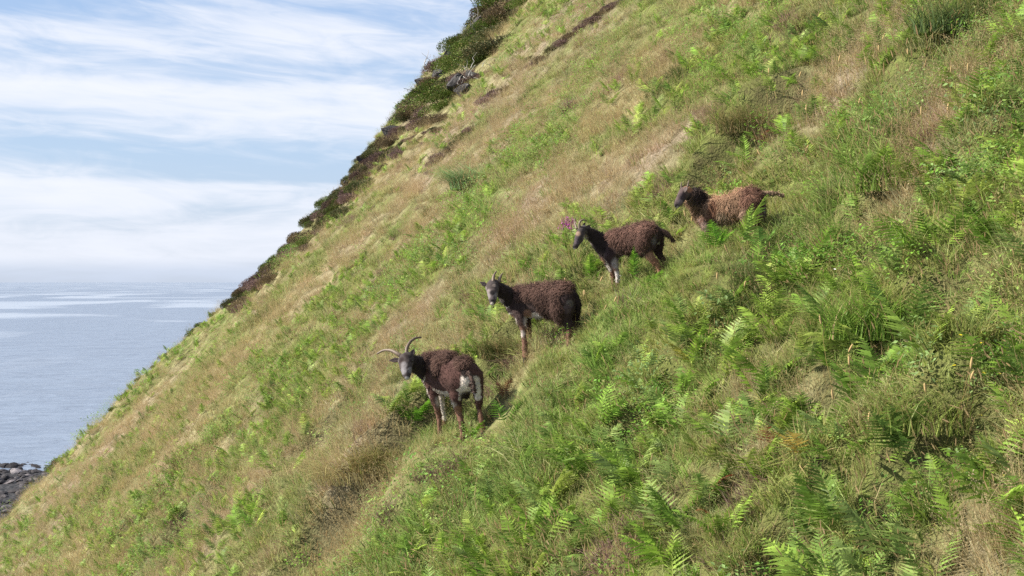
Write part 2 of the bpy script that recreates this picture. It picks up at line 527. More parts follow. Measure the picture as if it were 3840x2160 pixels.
class MB:
    def __init__(s): s.v = []; s.f = []; s.c = []
    def strip(s, pts, wid, side, col, col_fn=None):
        """a blade: pts (n,3), widths, side vector; last width 0 makes a point"""
        n0 = len(s.v)
        idx = []
        for k, (p, w) in enumerate(zip(pts, wid)):
            g = k / (len(pts) - 1)
            if w <= 1e-6:
                s.v.append(tuple(p)); s.c.append((col[0], g, col[2])); idx.append((len(s.v) - 1,))
            else:
                s.v.append(tuple(p - side * w)); s.v.append(tuple(p + side * w))
                s.c += [(col[0], g, col[2])] * 2; idx.append((len(s.v) - 2, len(s.v) - 1))
        for a, b in zip(idx[:-1], idx[1:]):
            if len(b) == 2: s.f.append((a[0], a[1], b[1], b[0]))
            else: s.f.append((a[0], a[1], b[0]))
    def tri(s, a, b, c, col):
        n = len(s.v); s.v += [tuple(a), tuple(b), tuple(c)]; s.c += [col] * 3; s.f.append((n, n + 1, n + 2))
    def quad(s, a, b, c, d, col):
        n = len(s.v); s.v += [tuple(a), tuple(b), tuple(c), tuple(d)]; s.c += [col] * 4; s.f.append((n, n + 1, n + 2, n + 3))
    def mesh(s, name): return mesh_from(name, s.v, s.f, {'bc': s.c})


def blade(mb, r, bx, by, h, lean, az, w, dry=0.0, seg=(0, .4, .75, 1.0), val=None):
    d = np.array([math.cos(az), math.sin(az), 0.0]); base = np.array([bx, by, -0.03])
    pts = [base + d * (lean * h * t * t) + np.array([0, 0, h * (t - 0.35 * lean * t * t)]) for t in seg]
    tw = az + math.pi / 2 + r.uniform(-.9, .9)
    side = np.array([math.cos(tw), math.sin(tw), 0.0])
    wid = [w * (1 - t ** 1.6) for t in seg]; wid[-1] = 0
    mb.strip(pts, [q * 1.2 for q in wid], side, (r.random() if val is None else val, 0, dry))
    return pts


def grass_tuft(seed, n, rad, h0, h1, lean0, lean1, w, dryfrac, heads=0, headtype=0):
    r = random.Random(seed); mb = MB()
    for k in range(n):
        a = r.uniform(0, 6.283); q = rad * math.sqrt(r.random())
        az = a + r.gauss(0, 0.9)
        blade(mb, r, q * math.cos(a), q * math.sin(a), r.uniform(h0, h1), r.uniform(lean0, lean1), az, w * r.uniform(.7, 1.3),
              dry=(r.uniform(0.5, 1.0) if r.random() < dryfrac else 0.0))
    for k in range(heads):
        a = r.uniform(0, 6.283); q = rad * math.sqrt(r.random()); h = h1 * r.uniform(1.15, 1.9)
        pts = blade(mb, r, q * math.cos(a), q * math.sin(a), h, r.uniform(0.1, 0.5), r.uniform(0, 6.283), 0.0016, dry=r.uniform(.5, .9), seg=(0, .5, 1.0), val=.6)
        top = np.array(pts[-1]); ax = top - np.array(pts[-2]); ax = ax / np.linalg.norm(ax)
        if headtype == 0:      # dense cat-tail head
            L = r.uniform(0.035, 0.075); ww = r.uniform(0.003, 0.0055)
            for sd in (np.array([1.0, 0, 0]), np.array([0, 1.0, 0])):
                p0 = top - ax * L * .5
                mb.strip([p0, p0 + ax * L * .3, p0 + ax * L * .75, p0 + ax * L], [ww * .5, ww, ww * .8, 0], sd, (r.uniform(.4, 1), 0, 1.0))
        else:                  # airy panicle
            for q_ in range(14):
                t = r.random(); c0 = top - ax * 0.14 * t + np.array([r.gauss(0, 1), r.gauss(0, 1), r.gauss(0, .5)]) * 0.018 * (0.3 + t)
                e = np.array([r.gauss(0, 1), r.gauss(0, 1), r.gauss(0, 1)]) * 0.006
                mb.tri(c0, c0 + e, c0 + e * .4 + ax * 0.009, (r.uniform(.3, 1), 0.2, r.uniform(.5, 1.0)))
    return mb.mesh('grass_tuft')


def frond_mesh(seed, L=1.0, pairs=12, arch=0.5, curl=0.0):
    """one bracken frond growing from the origin, up and out along +x"""
    r = random.Random(seed); mb = MB()
    pet = 0.26
    def rach(t):
        a0 = 1.15; ang = a0 - arch * 1.6 * t
        n = 10; p = np.zeros(3)
        for k in range(n):
            tt = t * (k + .5) / n; an = a0 - arch * 1.6 * tt
            p = p + np.array([math.cos(an), 0, math.sin(an)]) * (t * L / n)
        return p, np.array([math.cos(ang), 0, math.sin(ang)])
    ts = np.linspace(0, 1, 8); pts = [rach(t)[0] for t in ts]
    mb.strip(pts, [0.008 * L * (1 - .8 * t) + .001 for t in ts[:-1]] + [0], np.array([0, 1.0, 0]), (0.8, 0, 0.25))
    for k in range(pairs):
        t = pet + (1 - pet) * (k / pairs) ** 0.9
        p, T = rach(t)
        u = (t - pet) / (1 - pet)
        pl = 0.34 * L * (1 - u) ** 0.85 * (0.75 + 0.5 * min(1, u * 5)) * r.uniform(.88, 1.08) + 0.015 * L
        N = np.array([-T[2], 0, T[0]])
        for sd in (-1, 1):
            D = np.array([0, sd, 0]) * 0.92 + T * (0.40 + 0.3 * u) - N * (0.18 + r.uniform(-.12, .12))
            D = D / np.linalg.norm(D)
            E = T - D * np.dot(T, D); E = E / np.linalg.norm(E)
            val = min(1, max(0, .5 + .5 * sd * math.sin(k * 1.3 + seed) * .5 + r.uniform(-.35, .35)))
            E = E * math.cos(.35 * sd) + N * math.sin(.35 * sd) * r.uniform(.4, 1.4)
            seg = 8
            pts = [p + D * pl * q / seg - N * 0.10 * pl * (q / seg) ** 2 for q in range(seg + 1)]
            w0 = min(.030 * L, .16 * pl)
            wid = [w0 * (1 - (q / seg) ** 1.5) * (1.0 if q % 2 else .55) + .001 * L for q in range(seg)] + [0]
            wid[0] = w0 * .35
            b0 = len(mb.c); mb.strip(pts, wid, E, (val, 0, 0))
            for q in range(b0, len(mb.c)): mb.c[q] = (val, mb.c[q][1] * .35, 0.0)
    return mb.mesh('frond')


def bush_mesh(seed, n=6500, lump=7):
    """leafy mound about 1 m across, made of small leafy sprigs over a woody base"""
    r = random.Random(seed); mb = MB()
    L = [(np.array([max(-.30, min(.30, r.gauss(0, .22))), max(-.30, min(.30, r.gauss(0, .22))), r.uniform(-.02, .16)]), r.uniform(.16, .30), r.random()) for _ in range(lump)]
    L.append((np.array([0, 0, 0.0]), .42, .5))
    for k in range(n):
        c, rad, val = r.choice(L)
        d = np.array([r.gauss(0, 1), r.gauss(0, 1), r.gauss(0.35, .9)]); d /= np.linalg.norm(d)
        p = c + d * rad * r.uniform(.72, 1.08) * np.array([1, 1, .85])
        if p[2] < -0.05: continue
        up = d * .7 + np.array([r.gauss(0, .4), r.gauss(0, .4), .7 + r.gauss(0, .3)]); up /= np.linalg.norm(up)
        sd = np.cross(up, np.array([r.gauss(0, 1), r.gauss(0, 1), r.gauss(0, 1)])); sd /= np.linalg.norm(sd)
        h = r.uniform(.022, .05); w = r.uniform(.006, .014)
        v = min(1, max(0, val * .6 + r.uniform(0, .5)))
        dry = (r.uniform(.3, .8) if r.random() < .10 else 0)
        mb.quad(p - sd * w * .5, p + up * h * .45 - sd * w, p + up * h, p + up * h * .5 + sd * w, (v, 0, dry))
    return mb.mesh('foliage')


def stems_mesh(seed, n=16):
    r = random.Random(seed); mb = MB()
    for k in range(n):
        a = r.uniform(0, 6.283); d = np.array([math.cos(a), math.sin(a), 0]); h = r.uniform(.2, .42)
        pts = [np.array([0, 0, -.1]) + d * .05, d * .15 + np.array([0, 0, h * .4]), d * r.uniform(.2, .4) + np.array([r.gauss(0, .05), r.gauss(0, .05), h])]
        for sd in (np.array([-d[1], d[0], 0]), np.array([0, 0, 1.0])):
            mb.strip(pts, [.016, .011, .004], sd, (.5, 0, 0))
    return mb.mesh('stems')


# ------------------------------------------------------------------ scatter (geometry nodes instancing on a point cloud)


def scatter(name, meshes, mat, P, R, S, I, T, **props):
    src = bpy.data.collections.new(name + '_kinds')           # not linked to the scene: only a palette of shapes
    for k, me in enumerate(meshes):
        if len(me.materials) == 0: me.materials.append(mat)
        src.objects.link(bpy.data.objects.new('%s_kind_%02d' % (name, k), me))
    m = bpy.data.meshes.new(name)
    n = len(P); m.vertices.add(n); m.vertices.foreach_set('co', np.asarray(P, np.float32).ravel())
    a = m.attributes.new('rot', 'FLOAT_VECTOR', 'POINT'); a.data.foreach_set('vector', np.asarray(R, np.float32).ravel())
    a = m.attributes.new('scl', 'FLOAT_VECTOR', 'POINT'); a.data.foreach_set('vector', np.asarray(S, np.float32).ravel())
    a = m.attributes.new('idx', 'INT', 'POINT'); a.data.foreach_set('value', np.asarray(I, np.int32))
    a = m.attributes.new('tint', 'FLOAT_COLOR', 'POINT')
    a.data.foreach_set('color', np.concatenate([T, np.ones((n, 1))], 1).astype(np.float32).ravel())
    o = link(name, m, None, kind='stuff', **props)
    ng = bpy.data.node_groups.new(name, 'GeometryNodeTree')
    ng.interface.new_socket('Geometry', in_out='INPUT', socket_type='NodeSocketGeometry')
    ng.interface.new_socket('Geometry', in_out='OUTPUT', socket_type='NodeSocketGeometry')
    N = ng.nodes; L = ng.links
    gi = N.new('NodeGroupInput'); go = N.new('NodeGroupOutput')
    ci = N.new('GeometryNodeCollectionInfo'); ci.inputs['Collection'].default_value = src
    ci.inputs['Separate Children'].default_value = True; ci.inputs['Reset Children'].default_value = True
    ip = N.new('GeometryNodeInstanceOnPoints'); ip.inputs['Pick Instance'].default_value = True
    def attr(nm, ty):
        nd = N.new('GeometryNodeInputNamedAttribute'); nd.data_type = ty; nd.inputs['Name'].default_value = nm
        return nd.outputs['Attribute']
    e2r = N.new('FunctionNodeEulerToRotation'); L.new(attr('rot', 'FLOAT_VECTOR'), e2r.inputs[0])
    L.new(gi.outputs[0], ip.inputs['Points']); L.new(ci.outputs[0], ip.inputs['Instance'])
    L.new(attr('idx', 'INT'), ip.inputs['Instance Index']); L.new(e2r.outputs[0], ip.inputs['Rotation'])
    L.new(attr('scl', 'FLOAT_VECTOR'), ip.inputs['Scale']); L.new(ip.outputs[0], go.inputs[0])
    md = o.modifiers.new('scatter', 'NODES'); md.node_group = ng
    return o


def euler_up(n, yaw):
    """XYZ euler that tips +Z onto n after turning by yaw about Z"""
    out = np.zeros((len(n), 3))
    # R = Ry(b) Rx(a) Rz(yaw) order is awkward; use XYZ: R = Rz Ry Rx.  Tip: choose rx, ry so that Ry Rx z = n rotated by -yaw
    c, s = np.cos(-yaw), np.sin(-yaw)
    nx = c * n[:, 0] - s * n[:, 1]; ny = s * n[:, 0] + c * n[:, 1]; nz = n[:, 2]
    out[:, 0] = -np.arcsin(np.clip(ny, -1, 1)); out[:, 1] = np.arctan2(nx, nz); out[:, 2] = yaw
    return out


def area_samples(rho_fn, margin=1.0):
    """random ground points over the part of the slope that the picture could see, thinned by rho_fn(y) per square metre of plan"""
    out = []
    for y0 in np.arange(4.0, 52.0, 0.5):
        xl = -0.40 * y0 - margin; xr = 0.40 * y0 + margin
        n = rng.poisson(rho_fn(y0) * (xr - xl) * 0.5)
        x = rng.uniform(xl, xr, n); y = rng.uniform(y0, y0 + 0.5, n)
        out.append(np.stack([x, y], 1))
    p = np.concatenate(out); z = terr(p[:, 0], p[:, 1])
    P = np.concatenate([p, z[:, None]], 1)
    px, py = to_px(P)
    yc = np.interp(P[:, 0], CREST[:, 0], CREST[:, 1])
    ok = (px > -500) & (px < 4400) & (py > -450) & (py < 2750) & (P[:, 1] < yc + 1.5)
    return P[ok]


# sheep footprints keep tall plants from growing through the animals
def sheep_clear(P, rx=0.75, front=0.9):
    k = np.ones(len(P), bool)
    for (px, py, pz) in PADS:
        dx = P[:, 0] - px; dy = P[:, 1] - py
        k &= ~((np.abs(dx) < rx) & (dy < 0.75) & (dy > -front))
    return k


BUSH_SPOTS = []     # filled below; grass keeps out of the bushes

HEATH = []


def heath_spots():
    r = random.Random(21)
    spots = []
    # (column, row, size in metres, tone)  along the crest, from the foot to the top
    def add(c, rw, s, tone): spots.append((c, rw, s, tone))
    belt = [(905, 1090, 20), (960, 1035, 25), (1010, 985, 28), (1060, 925, 35), (1110, 870, 45), (1160, 815, 55), (1215, 760, 70), (1265, 700, 75),
            (1315, 640, 75), (1360, 585, 75), (1410, 530, 90), (1460, 480, 120), (1510, 430, 130)]
    for c, rw, wd in belt:
        for k in range(5 + wd // 9):
            add(c + r.uniform(-8, wd * 1.15), rw + r.uniform(0, 62), r.choice([.36, .42, .5, .6, .72]), r.choice('GDBBDPP'))
    for c, rw, s, t in [(1640, 365, 1.5, 'G'), (1700, 350, 1.2, 'G'), (1590, 360, 1.2, 'G'), (1665, 400, 1.0, 'G'), (1745, 225, 1.7, 'G'), (1800, 235, 1.6, 'G'),
                        (1690, 165, 1.2, 'G'), (1720, 250, 1.0, 'G'), (1655, 255, 1.1, 'P'), (1630, 300, .9, 'B'), (1690, 305, 1.0, 'D'), (1760, 285, 1.0, 'P'),
                        (1785, 160, 1.6, 'G'), (1840, 130, 1.5, 'D'), (1850, 60, 1.6, 'B'), (1900, 50, 1.5, 'D'), (1920, 10, 1.5, 'G'), (1840, 10, 1.4, 'G'),
                        (1790, 45, 1.1, 'B'), (1770, 85, 1.1, 'D'), (1860, 180, 1.3, 'D'), (1800, 110, 1.3, 'G'), (1830, -20, 1.5, 'G'), (1880, -40, 1.6, 'D'),
                        (1760, 130, 1.0, 'D'), (1740, 125, .5, 'P'), (1600, 420, 1.0, 'P'), (1560, 420, .9, 'B'), (1540, 390, .8, 'P'),
                        (1525, 445, .8, 'D'), (1780, 300, .9, 'P'), (1735, 310, .8, 'D'), (1580, 460, .9, 'P')]:
        add(c, rw, s, t)
    # dark patches out on the open slope
    for c, rw, s, t in [(1640, 605, .7, 'P'), (1665, 580, .8, 'P'), (1700, 555, .8, 'B'), (1720, 530, .7, 'D'), (1750, 505, .8, 'G'), (1775, 480, .7, 'P'),
                        (1620, 640, .5, 'P'), (1840, 370, .7, 'P'), (1870, 345, .6, 'P'), (1895, 335, .5, 'B'), (1560, 590, .6, 'D'), (1520, 600, .5, 'G'),
                        (2010, 240, .9, 'P'), (2045, 215, .8, 'B'), (2080, 180, .9, 'D'), (2110, 160, .8, 'P'), (2145, 130, .9, 'B'), (2185, 100, .8, 'P'),
                        (2230, 75, .9, 'P'), (2270, 45, .8, 'B'), (2310, 20, .9, 'P'), (2350, 0, .8, 'P'), (2272, 212, .55, 'D'), (1990, 215, .6, 'D'),
                        (1360, 690, .7, 'G'), (1330, 720, .7, 'G'), (1300, 800, .5, 'D'), (1230, 830, .5, 'D'),
                        (560, 1365, .5, 'D'), (610, 1335, .5, 'B'), (640, 1310, .5, 'G'), (700, 1250, .6, 'G'), (740, 1215, .6, 'D'), (785, 1175, .5, 'G'),
                        (520, 1420, .5, 'G'), (470, 1475, .5, 'G'), (160, 1745, .8, 'G'), (200, 1720, .6, 'D'), (845, 1130, .5, 'D'), (420, 1530, .45, 'G')]:
        add(c, rw, s, t)
    for c, rw, s, t in spots:
        if rw < 175 and c < 1930: c += 45 if rw < 130 else 22
        # keep each bush rooted on the slope, not hanging over the edge
        edge = np.interp(rw, [-200, 0, 104, 179, 268, 358, 432, 492, 552, 619, 701, 775, 850, 924, 991, 1081, 1193, 1416, 1595, 1747, 1913],
                         [1950, 1785, 1714, 1640, 1565, 1491, 1431, 1386, 1342, 1297, 1237, 1178, 1103, 1029, 984, 894, 745, 492, 343, 149, 0])
        c = max(c, edge + 8 + .40 * s * F / 42)
        p = hit(c, rw)
        if rw < 260 and c > 1930 or (1500 < c < 1800 and rw > 440 and c > 1500 + (rw - 430) * -.3 and rw > 465):
            s *= .62
        if c < 860: s *= .6
        HEATH.append((p, s, t))


heath_spots()


def near_bush(P):
    k = np.zeros(len(P), bool)
    for p, s, t in HEATH:
        k |= ((P[:, 0] - p[0]) ** 2 + (P[:, 1] - p[1]) ** 2) < (0.50 * s) ** 2
    return k


# ------------------------------------------------------------------ grass
TUFTS = [grass_tuft(1, 70, .16, .09, .24, .3, 1.1, .0034, .06), grass_tuft(2, 70, .16, .08, .28, .3, 1.3, .0036, .10), grass_tuft(3, 60, .15, .10, .32, .2, 1.0, .0034, .12),
         grass_tuft(4, 75, .17, .07, .18, .4, 1.3, .0032, .25), grass_tuft(5, 75, .17, .07, .20, .4, 1.4, .0032, .40),
         grass_tuft(6, 65, .16, .10, .26, .2, .9, .0022, .65, 10, 1), grass_tuft(7, 65, .16, .10, .28, .2, .9, .0022, .75, 16, 1),
         grass_tuft(8, 45, .16, .12, .30, .2, .9, .0028, .35, 7, 0), grass_tuft(9, 40, .16, .12, .28, .2, .9, .0028, .45, 10, 1),
         grass_tuft(10, 55, .13, .16, .40, .3, 1.1, .0034, .10)]


def build_grass():
    P = area_samples(lambda y: 95.0 * min(1.0, (11.0 / max(y, 8)) ** 0.9))
    P = P[~near_bush(P)]
    P = P[rng.random(len(P)) > .45 * sm(-.66, -.82, tnormal(P[:, 0], P[:, 1])[:, 1])]
    n = len(P); x, y = P[:, 0], P[:, 1]
    c, dry, pink, lush = turf_tint(x, y)
    N = tnormal(x, y)
    up = N * 0.38 + np.array([0, 0, 0.75]) + np.array([-0.10, -0.06, 0]) + rng.normal(0, .16, (n, 3))
    up /= np.linalg.norm(up, axis=1, keepdims=True)
    R = euler_up(up, rng.uniform(0, 6.283, n))
    u = rng.random(n)
    I = np.where(dry < .3, rng.integers(0, 4, n), np.where(dry < .6, rng.integers(3, 6, n), rng.integers(4, 7, n)))
    I = np.where((u < .13) & (y < 24), 7, I); I = np.where((u > .86) & (dry > .35), 8, I); I = np.where((u > .80) & (lush > .4) & (dry < .45) & (u < .9), 9, I)
    big = 0.75 + 0.45 * vnoise(x / 1.7, y / 1.7, 201) + 0.25 * lush * (1 - dry)
    s = big * rng.uniform(.75, 1.25, n) * 0.80 * (1 - 0.30 * sm(26, 34, y))
    near = ~sheep_clear(P, .72, 1.2)
    for q, (gx, gy, gz) in enumerate(PADS):
        e = np.sqrt(((x - gx) / 0.85) ** 2 + (np.where(y < gy, (y - gy) / 1.7, (y - gy) / .8)) ** 2)
        s = s * (1 - (0.34, 0.12, 0.16, 0.12)[q] * sm(1.15, .55, e))
    S = np.stack([s * rng.uniform(.9, 1.2, n), s * rng.uniform(.9, 1.2, n), s * rng.uniform(.8, 1.15, n)], 1)
    I = np.where(near & (I >= 7), 2, I)
    T = c * rng.uniform(.75, 1.25, (n, 1)) * rng.normal(1, .06, (n, 3))
    # some tufts go their own way
    k = rng.random(n) < .10
    T[k] = T[k] * .4 + STRAW * .6 * rng.uniform(.7, 1.1, (k.sum(), 1))
    k = rng.random(n) < .10
    T[k] = LUSH * rng.uniform(.8, 1.3, (k.sum(), 1))
    # purple brown and dark olive tufts in little groups
    g1 = vnoise(x / .55, y / .55, 301); g2 = vnoise(x / .7, y / .7, 311)
    k = (g1 > .86) & (rng.random(n) < .6); T[k] = np.array([.22, .135, .12]) * rng.uniform(.7, 1.2, (k.sum(), 1))
    k = (g2 > .85) & (rng.random(n) < .7); T[k] = np.array([.085, .12, .03]) * rng.uniform(.7, 1.2, (k.sum(), 1)); S[k] *= 1.15
    scatter('grass', TUFTS, M_GRASS, P, R, S, I, np.clip(T, .005, .6), label='green and straw coloured rough grass covering the whole hillside', category='grass')
    return n


n_grass = build_grass()


def weed_mesh(seed, n, rad, h, ll):
    r = random.Random(seed); mb = MB()
    for k in range(n):
        a = r.uniform(0, 6.283); q = rad * math.sqrt(r.random()); z = h * r.random() ** .7
        c = np.array([q * math.cos(a), q * math.sin(a), z]); d = np.array([math.cos(a + r.gauss(0, .8)), math.sin(a + r.gauss(0, .8)), r.uniform(-.4, .6)]); d /= np.linalg.norm(d)
        t = np.array([-d[1], d[0], r.uniform(-.4, .4)]); t /= np.linalg.norm(t); l = ll * r.uniform(.6, 1.3); w = l * r.uniform(.2, .32)
        v = r.random(); n_ = np.cross(d, t)
        mb.quad(c, c + d * l * .45 - t * w, c + d * l - n_ * l * .15, c + d * l * .45 + t * w, (v, 0, r.uniform(.2, .7) if r.random() < .06 else 0))
    return mb.mesh('weed')


def build_weeds():
    P = area_samples(lambda y: 26.0 * min(1.0, (12.0 / max(y, 8)) ** 0.55))
    x, y = P[:, 0], P[:, 1]
    k = (fbm(x / 1.6, y / 1.6, 401, 3) + .4 * fbm(x / .5, y / .5, 405, 2) - .5 * streak_at(x, y) + rng.uniform(-.25, .25, len(P)) - .12 * sm(18, 26, y) > .16) & ~near_bush(P) & sheep_clear(P, .7, .6)
    P = P[k]; n = len(P); x, y = P[:, 0], P[:, 1]
    R = euler_up(tnormal(x, y) * .5 + np.array([0, 0, .5]), rng.uniform(0, 6.283, n)); z = rng.uniform(.7, 1.4, n); S = np.stack([z, z, z * rng.uniform(.8, 1.3, n)], 1)
    base = np.array([(0.17, 0.32, 0.04), (0.13, 0.27, 0.04), (0.22, 0.33, 0.07), (0.19, 0.29, 0.09)])[rng.integers(0, 4, n)]
    scatter('broadleaf_weeds', [weed_mesh(900 + q, 80, .14, .22, .020 + .005 * q) for q in range(4)], M_GRASS, P, R, S, rng.integers(0, 4, n), base * rng.uniform(.75, 1.2, (n, 1)),
            label='low broad leaved weeds mixed through the rough grass', category='weeds')


build_weeds()

# ------------------------------------------------------------------ bracken
FRONDS = [frond_mesh(40 + k, 1.0, r_, a_) for k, (r_, a_) in enumerate([(13, .45), (12, .6), (14, .35), (11, .75), (13, .55), (12, .25)])]
for f_ in FRONDS: f_.materials.append(M_FERN)
FRONDS_I = [f_.copy() for f_ in FRONDS]
for f_ in FRONDS_I: f_.materials.clear()
FERN_LOOK = ('green bracken fern growing among grass on the hillside', 'bracken ferns on the hillside')
FERN_TONES = [(0.205, 0.32, 0.045), (0.175, 0.29, 0.045), (0.25, 0.36, 0.060), (0.150, 0.24, 0.050), (0.22, 0.30, 0.085), (0.27, 0.34, 0.07)]


def fern(p, size, nf, tone, label=None, group=None, r=random, name='bracken_fern', az=None, spread=6.283, tilt=None, idx=None, wy=1.0):
    lab, grp = (label, group) if label else FERN_LOOK
    t = thing(name, lab, 'fern', (p[0], p[1], p[2] - 0.02), grp)
    for k in range(nf):
        o = bpy.data.objects.new('frond', FRONDS[r.randrange(len(FRONDS)) if idx is None else idx]); COL.objects.link(o); o.parent = t
        a = (r.uniform(0, 6.283) if az is None else az + (k / max(1, nf - 1) - .5) * spread * (nf > 1) + r.uniform(-.2, .2))
        o.rotation_euler = (r.uniform(-.3, .3), (r.uniform(-.35, .25) if tilt is None else tilt + r.uniform(-.1, .1)), a)
        s = size * r.uniform(.75, 1.1); o.scale = (s, s * r.uniform(.85, 1.1) * wy, s)
        v = r.uniform(.8, 1.2)
        o.color = (tone[0] * v, tone[1] * v, tone[2] * v, 1)
    return t


def build_ferns():
    r = random.Random(77)
    P = area_samples(lambda y: 26.0 * min(1.0, (13.0 / max(y, 8)) ** 0.35))
    px, py = to_px(P)
    x, y = P[:, 0], P[:, 1]
    s = (x * GA + y * GB) / 0.983; t = (-x * GB + y * GA) / 0.983
    patch = fbm(s / 2.6, t / 1.5, 211, 3) + 0.5 * fbm(x / .8, y / .8, 215, 2)
    # thick over the low ground on the near right and down the left flank, thin on the high dry slope
    bias = 0.30 + 0.55 * sm(13.5, 9.5, y) + 0.30 * sm(-3.0, -6.0, x) * sm(33, 26, y) + 0.10 * sm(20, 14, y) - 0.12 * sm(24, 34, y) - 0.12 * sm(6.0, 8.0, s)
    rim = np.interp(x, CREST[:, 0], CREST[:, 1]) - y > 1.3
    keep = rim & (patch + bias - 0.55 * streak_at(x, y) + rng.uniform(-.35, .35, len(P)) > 0.42) & sheep_clear(P, .8, 1.1) & ~near_bush(P)
    P = P[keep]; px, py = px[keep], py[keep]
    inside = (px > -60) & (px < 3900) & (py > -60) & (py < 2300)
    order = np.argsort(np.where(inside, P[:, 1], 1000))
    P = P[order]; inside = inside[order]
    nb = 285
    for k in range(min(nb, int(inside.sum()))):
        fern(P[k], r.uniform(.30, .50), r.choice([2, 3, 3, 4]), r.choice(FERN_TONES), r=r)
    Q = P[nb:]
    n = 0; pts = []; rot = []; scl = []; tin = []
    for p in Q:
        for k in range(r.choice([2, 3, 4])):
            pts.append((p[0] + r.gauss(0, .03), p[1] + r.gauss(0, .03), p[2] - .02))
            rot.append((r.uniform(-.3, .3), r.uniform(-.35, .25), r.uniform(0, 6.283)))
            z = r.uniform(.22, .38) * (1 - .28 * float(sm(18, 27, p[1]))); scl.append((z, z, z)); tn = r.choice(FERN_TONES); v = r.uniform(.85, 1.35); tin.append([c * v for c in tn])
    n = len(pts)
    scatter('distant_bracken', FRONDS_I, M_FERN_I, pts, rot, scl, [r.randrange(6) for _ in range(n)], np.array(tin),
            label='patches of small bracken growing farther up and down the slope', category='fern')
    # ferns that can be told apart
    def one(c, rw, size, nf, tone, label, az=None, spread=1.2, tilt=None, idx=None, name='bracken_fern', dy=0.0, wy=1.0):
        p = hit(c, rw)
        if dy:
            p = np.array([p[0], p[1] + dy, float(terr(p[0], p[1] + dy))])
        fern(p, size, nf, tone, label, None, r, name, az, spread, tilt, idx, wy)
    B = (0.14, 0.30, 0.03)
    one(2768, 955, .64, 2, (0.24, 0.36, 0.06), 'tall bright bracken fern hiding the middle of the shaggy brown lamb', -1.0, .9, -.35, 2, wy=.5)
    one(2690, 945, .36, 4, B, 'bright bracken fern at the front feet of the shaggy brown lamb', -1.6, 2.6, -.2)
    one(2850, 950, .36, 3, (0.13, 0.25, 0.05), 'low fern by the hind feet of the shaggy brown lamb', -1.6, 2.6, -.2)
    one(2380, 1065, .48, 1, (0.15, 0.32, 0.03), 'bright bracken fern growing up against the belly of the sheep with swept back horns', -1.2, .8, -.35, 2, wy=.55)
    one(2225, 1070, .34, 3, B, 'small bracken fern below the chest of the sheep with swept back horns', -1.6, 2.0, -.2)
    one(2425, 1090, .28, 3, B, 'bracken fern by the hind hooves of the sheep with swept back horns', -1.6, 2.4, -.2)
    one(1545, 1600, .46, 5, B, 'bright bracken fern on the left of the front legs of the big horned sheep', -1.6, 3.4, -.15)
    one(1765, 1650, .30, 3, (0.13, 0.27, 0.02), 'small bright fern between the hind legs of the big horned sheep', -1.6, 1.6, -.2)
    one(1900, 1600, .40, 3, (0.1, 0.2, .03), 'bracken fern behind the rump of the big horned sheep', -1.0, 2.0, -.1)
    one(2595, 800, .32, 3, B, 'bracken fern under the chin of the shaggy brown lamb', None)
    one(3010, 1740, .38, 2, (0.42, 0.30, 0.07), 'withered yellow fern standing out of green bracken', 3.6, 1.0, -.2, 3)
    one(2600, 1380, .34, 2, (0.36, 0.33, 0.07), 'pale yellowing fern in the bracken below the sheep', 3.2, 1.0, -.1, 1)
    rust = (0.22, 0.075, 0.035)
    one(2670, 1870, .34, 2, rust, 'dead rust coloured fern left of the withered yellow one', None, idx=3)
    one(2660, 1940, .26, 2, rust, 'small dead rust coloured fern lowest on the slope', None, idx=3)
    one(2860, 1680, .28, 2, rust, 'dead brown fern just above the withered yellow one', None, idx=3)
    one(2860, 540, .26, 2, rust, 'dead reddish fern in the dark hollow above the lamb', None, idx=3)
    one(3215, 1620, .22, 2, rust, 'small dead brown fern right of the withered yellow one', None, idx=3)
    one(1885, 1500, .30, 2, (0.16, 0.07, 0.04), 'dead brown fern standing behind the big horned sheep', None, tilt=-.5, idx=3)


build_ferns()

# ------------------------------------------------------------------ heather, rocks, dead branches on the crest
TONES = {'G': (0.085, 0.125, 0.024), 'D': (0.075, 0.085, 0.034), 'B': (0.125, 0.095, 0.055), 'P': (0.150, 0.100, 0.092)}
WORD = {'G': ('dark green heather bush on the rocky crest of the hill', 'green heather bushes'),
        'D': ('dull dark heather bush on the rocky crest of the hill', 'dull heather bushes'),
        'B': ('brown olive heather bush on the rocky crest of the hill', 'brown heather bushes'),
        'P': ('faded purplish brown heather bush on the slope', 'purplish heather bushes')}


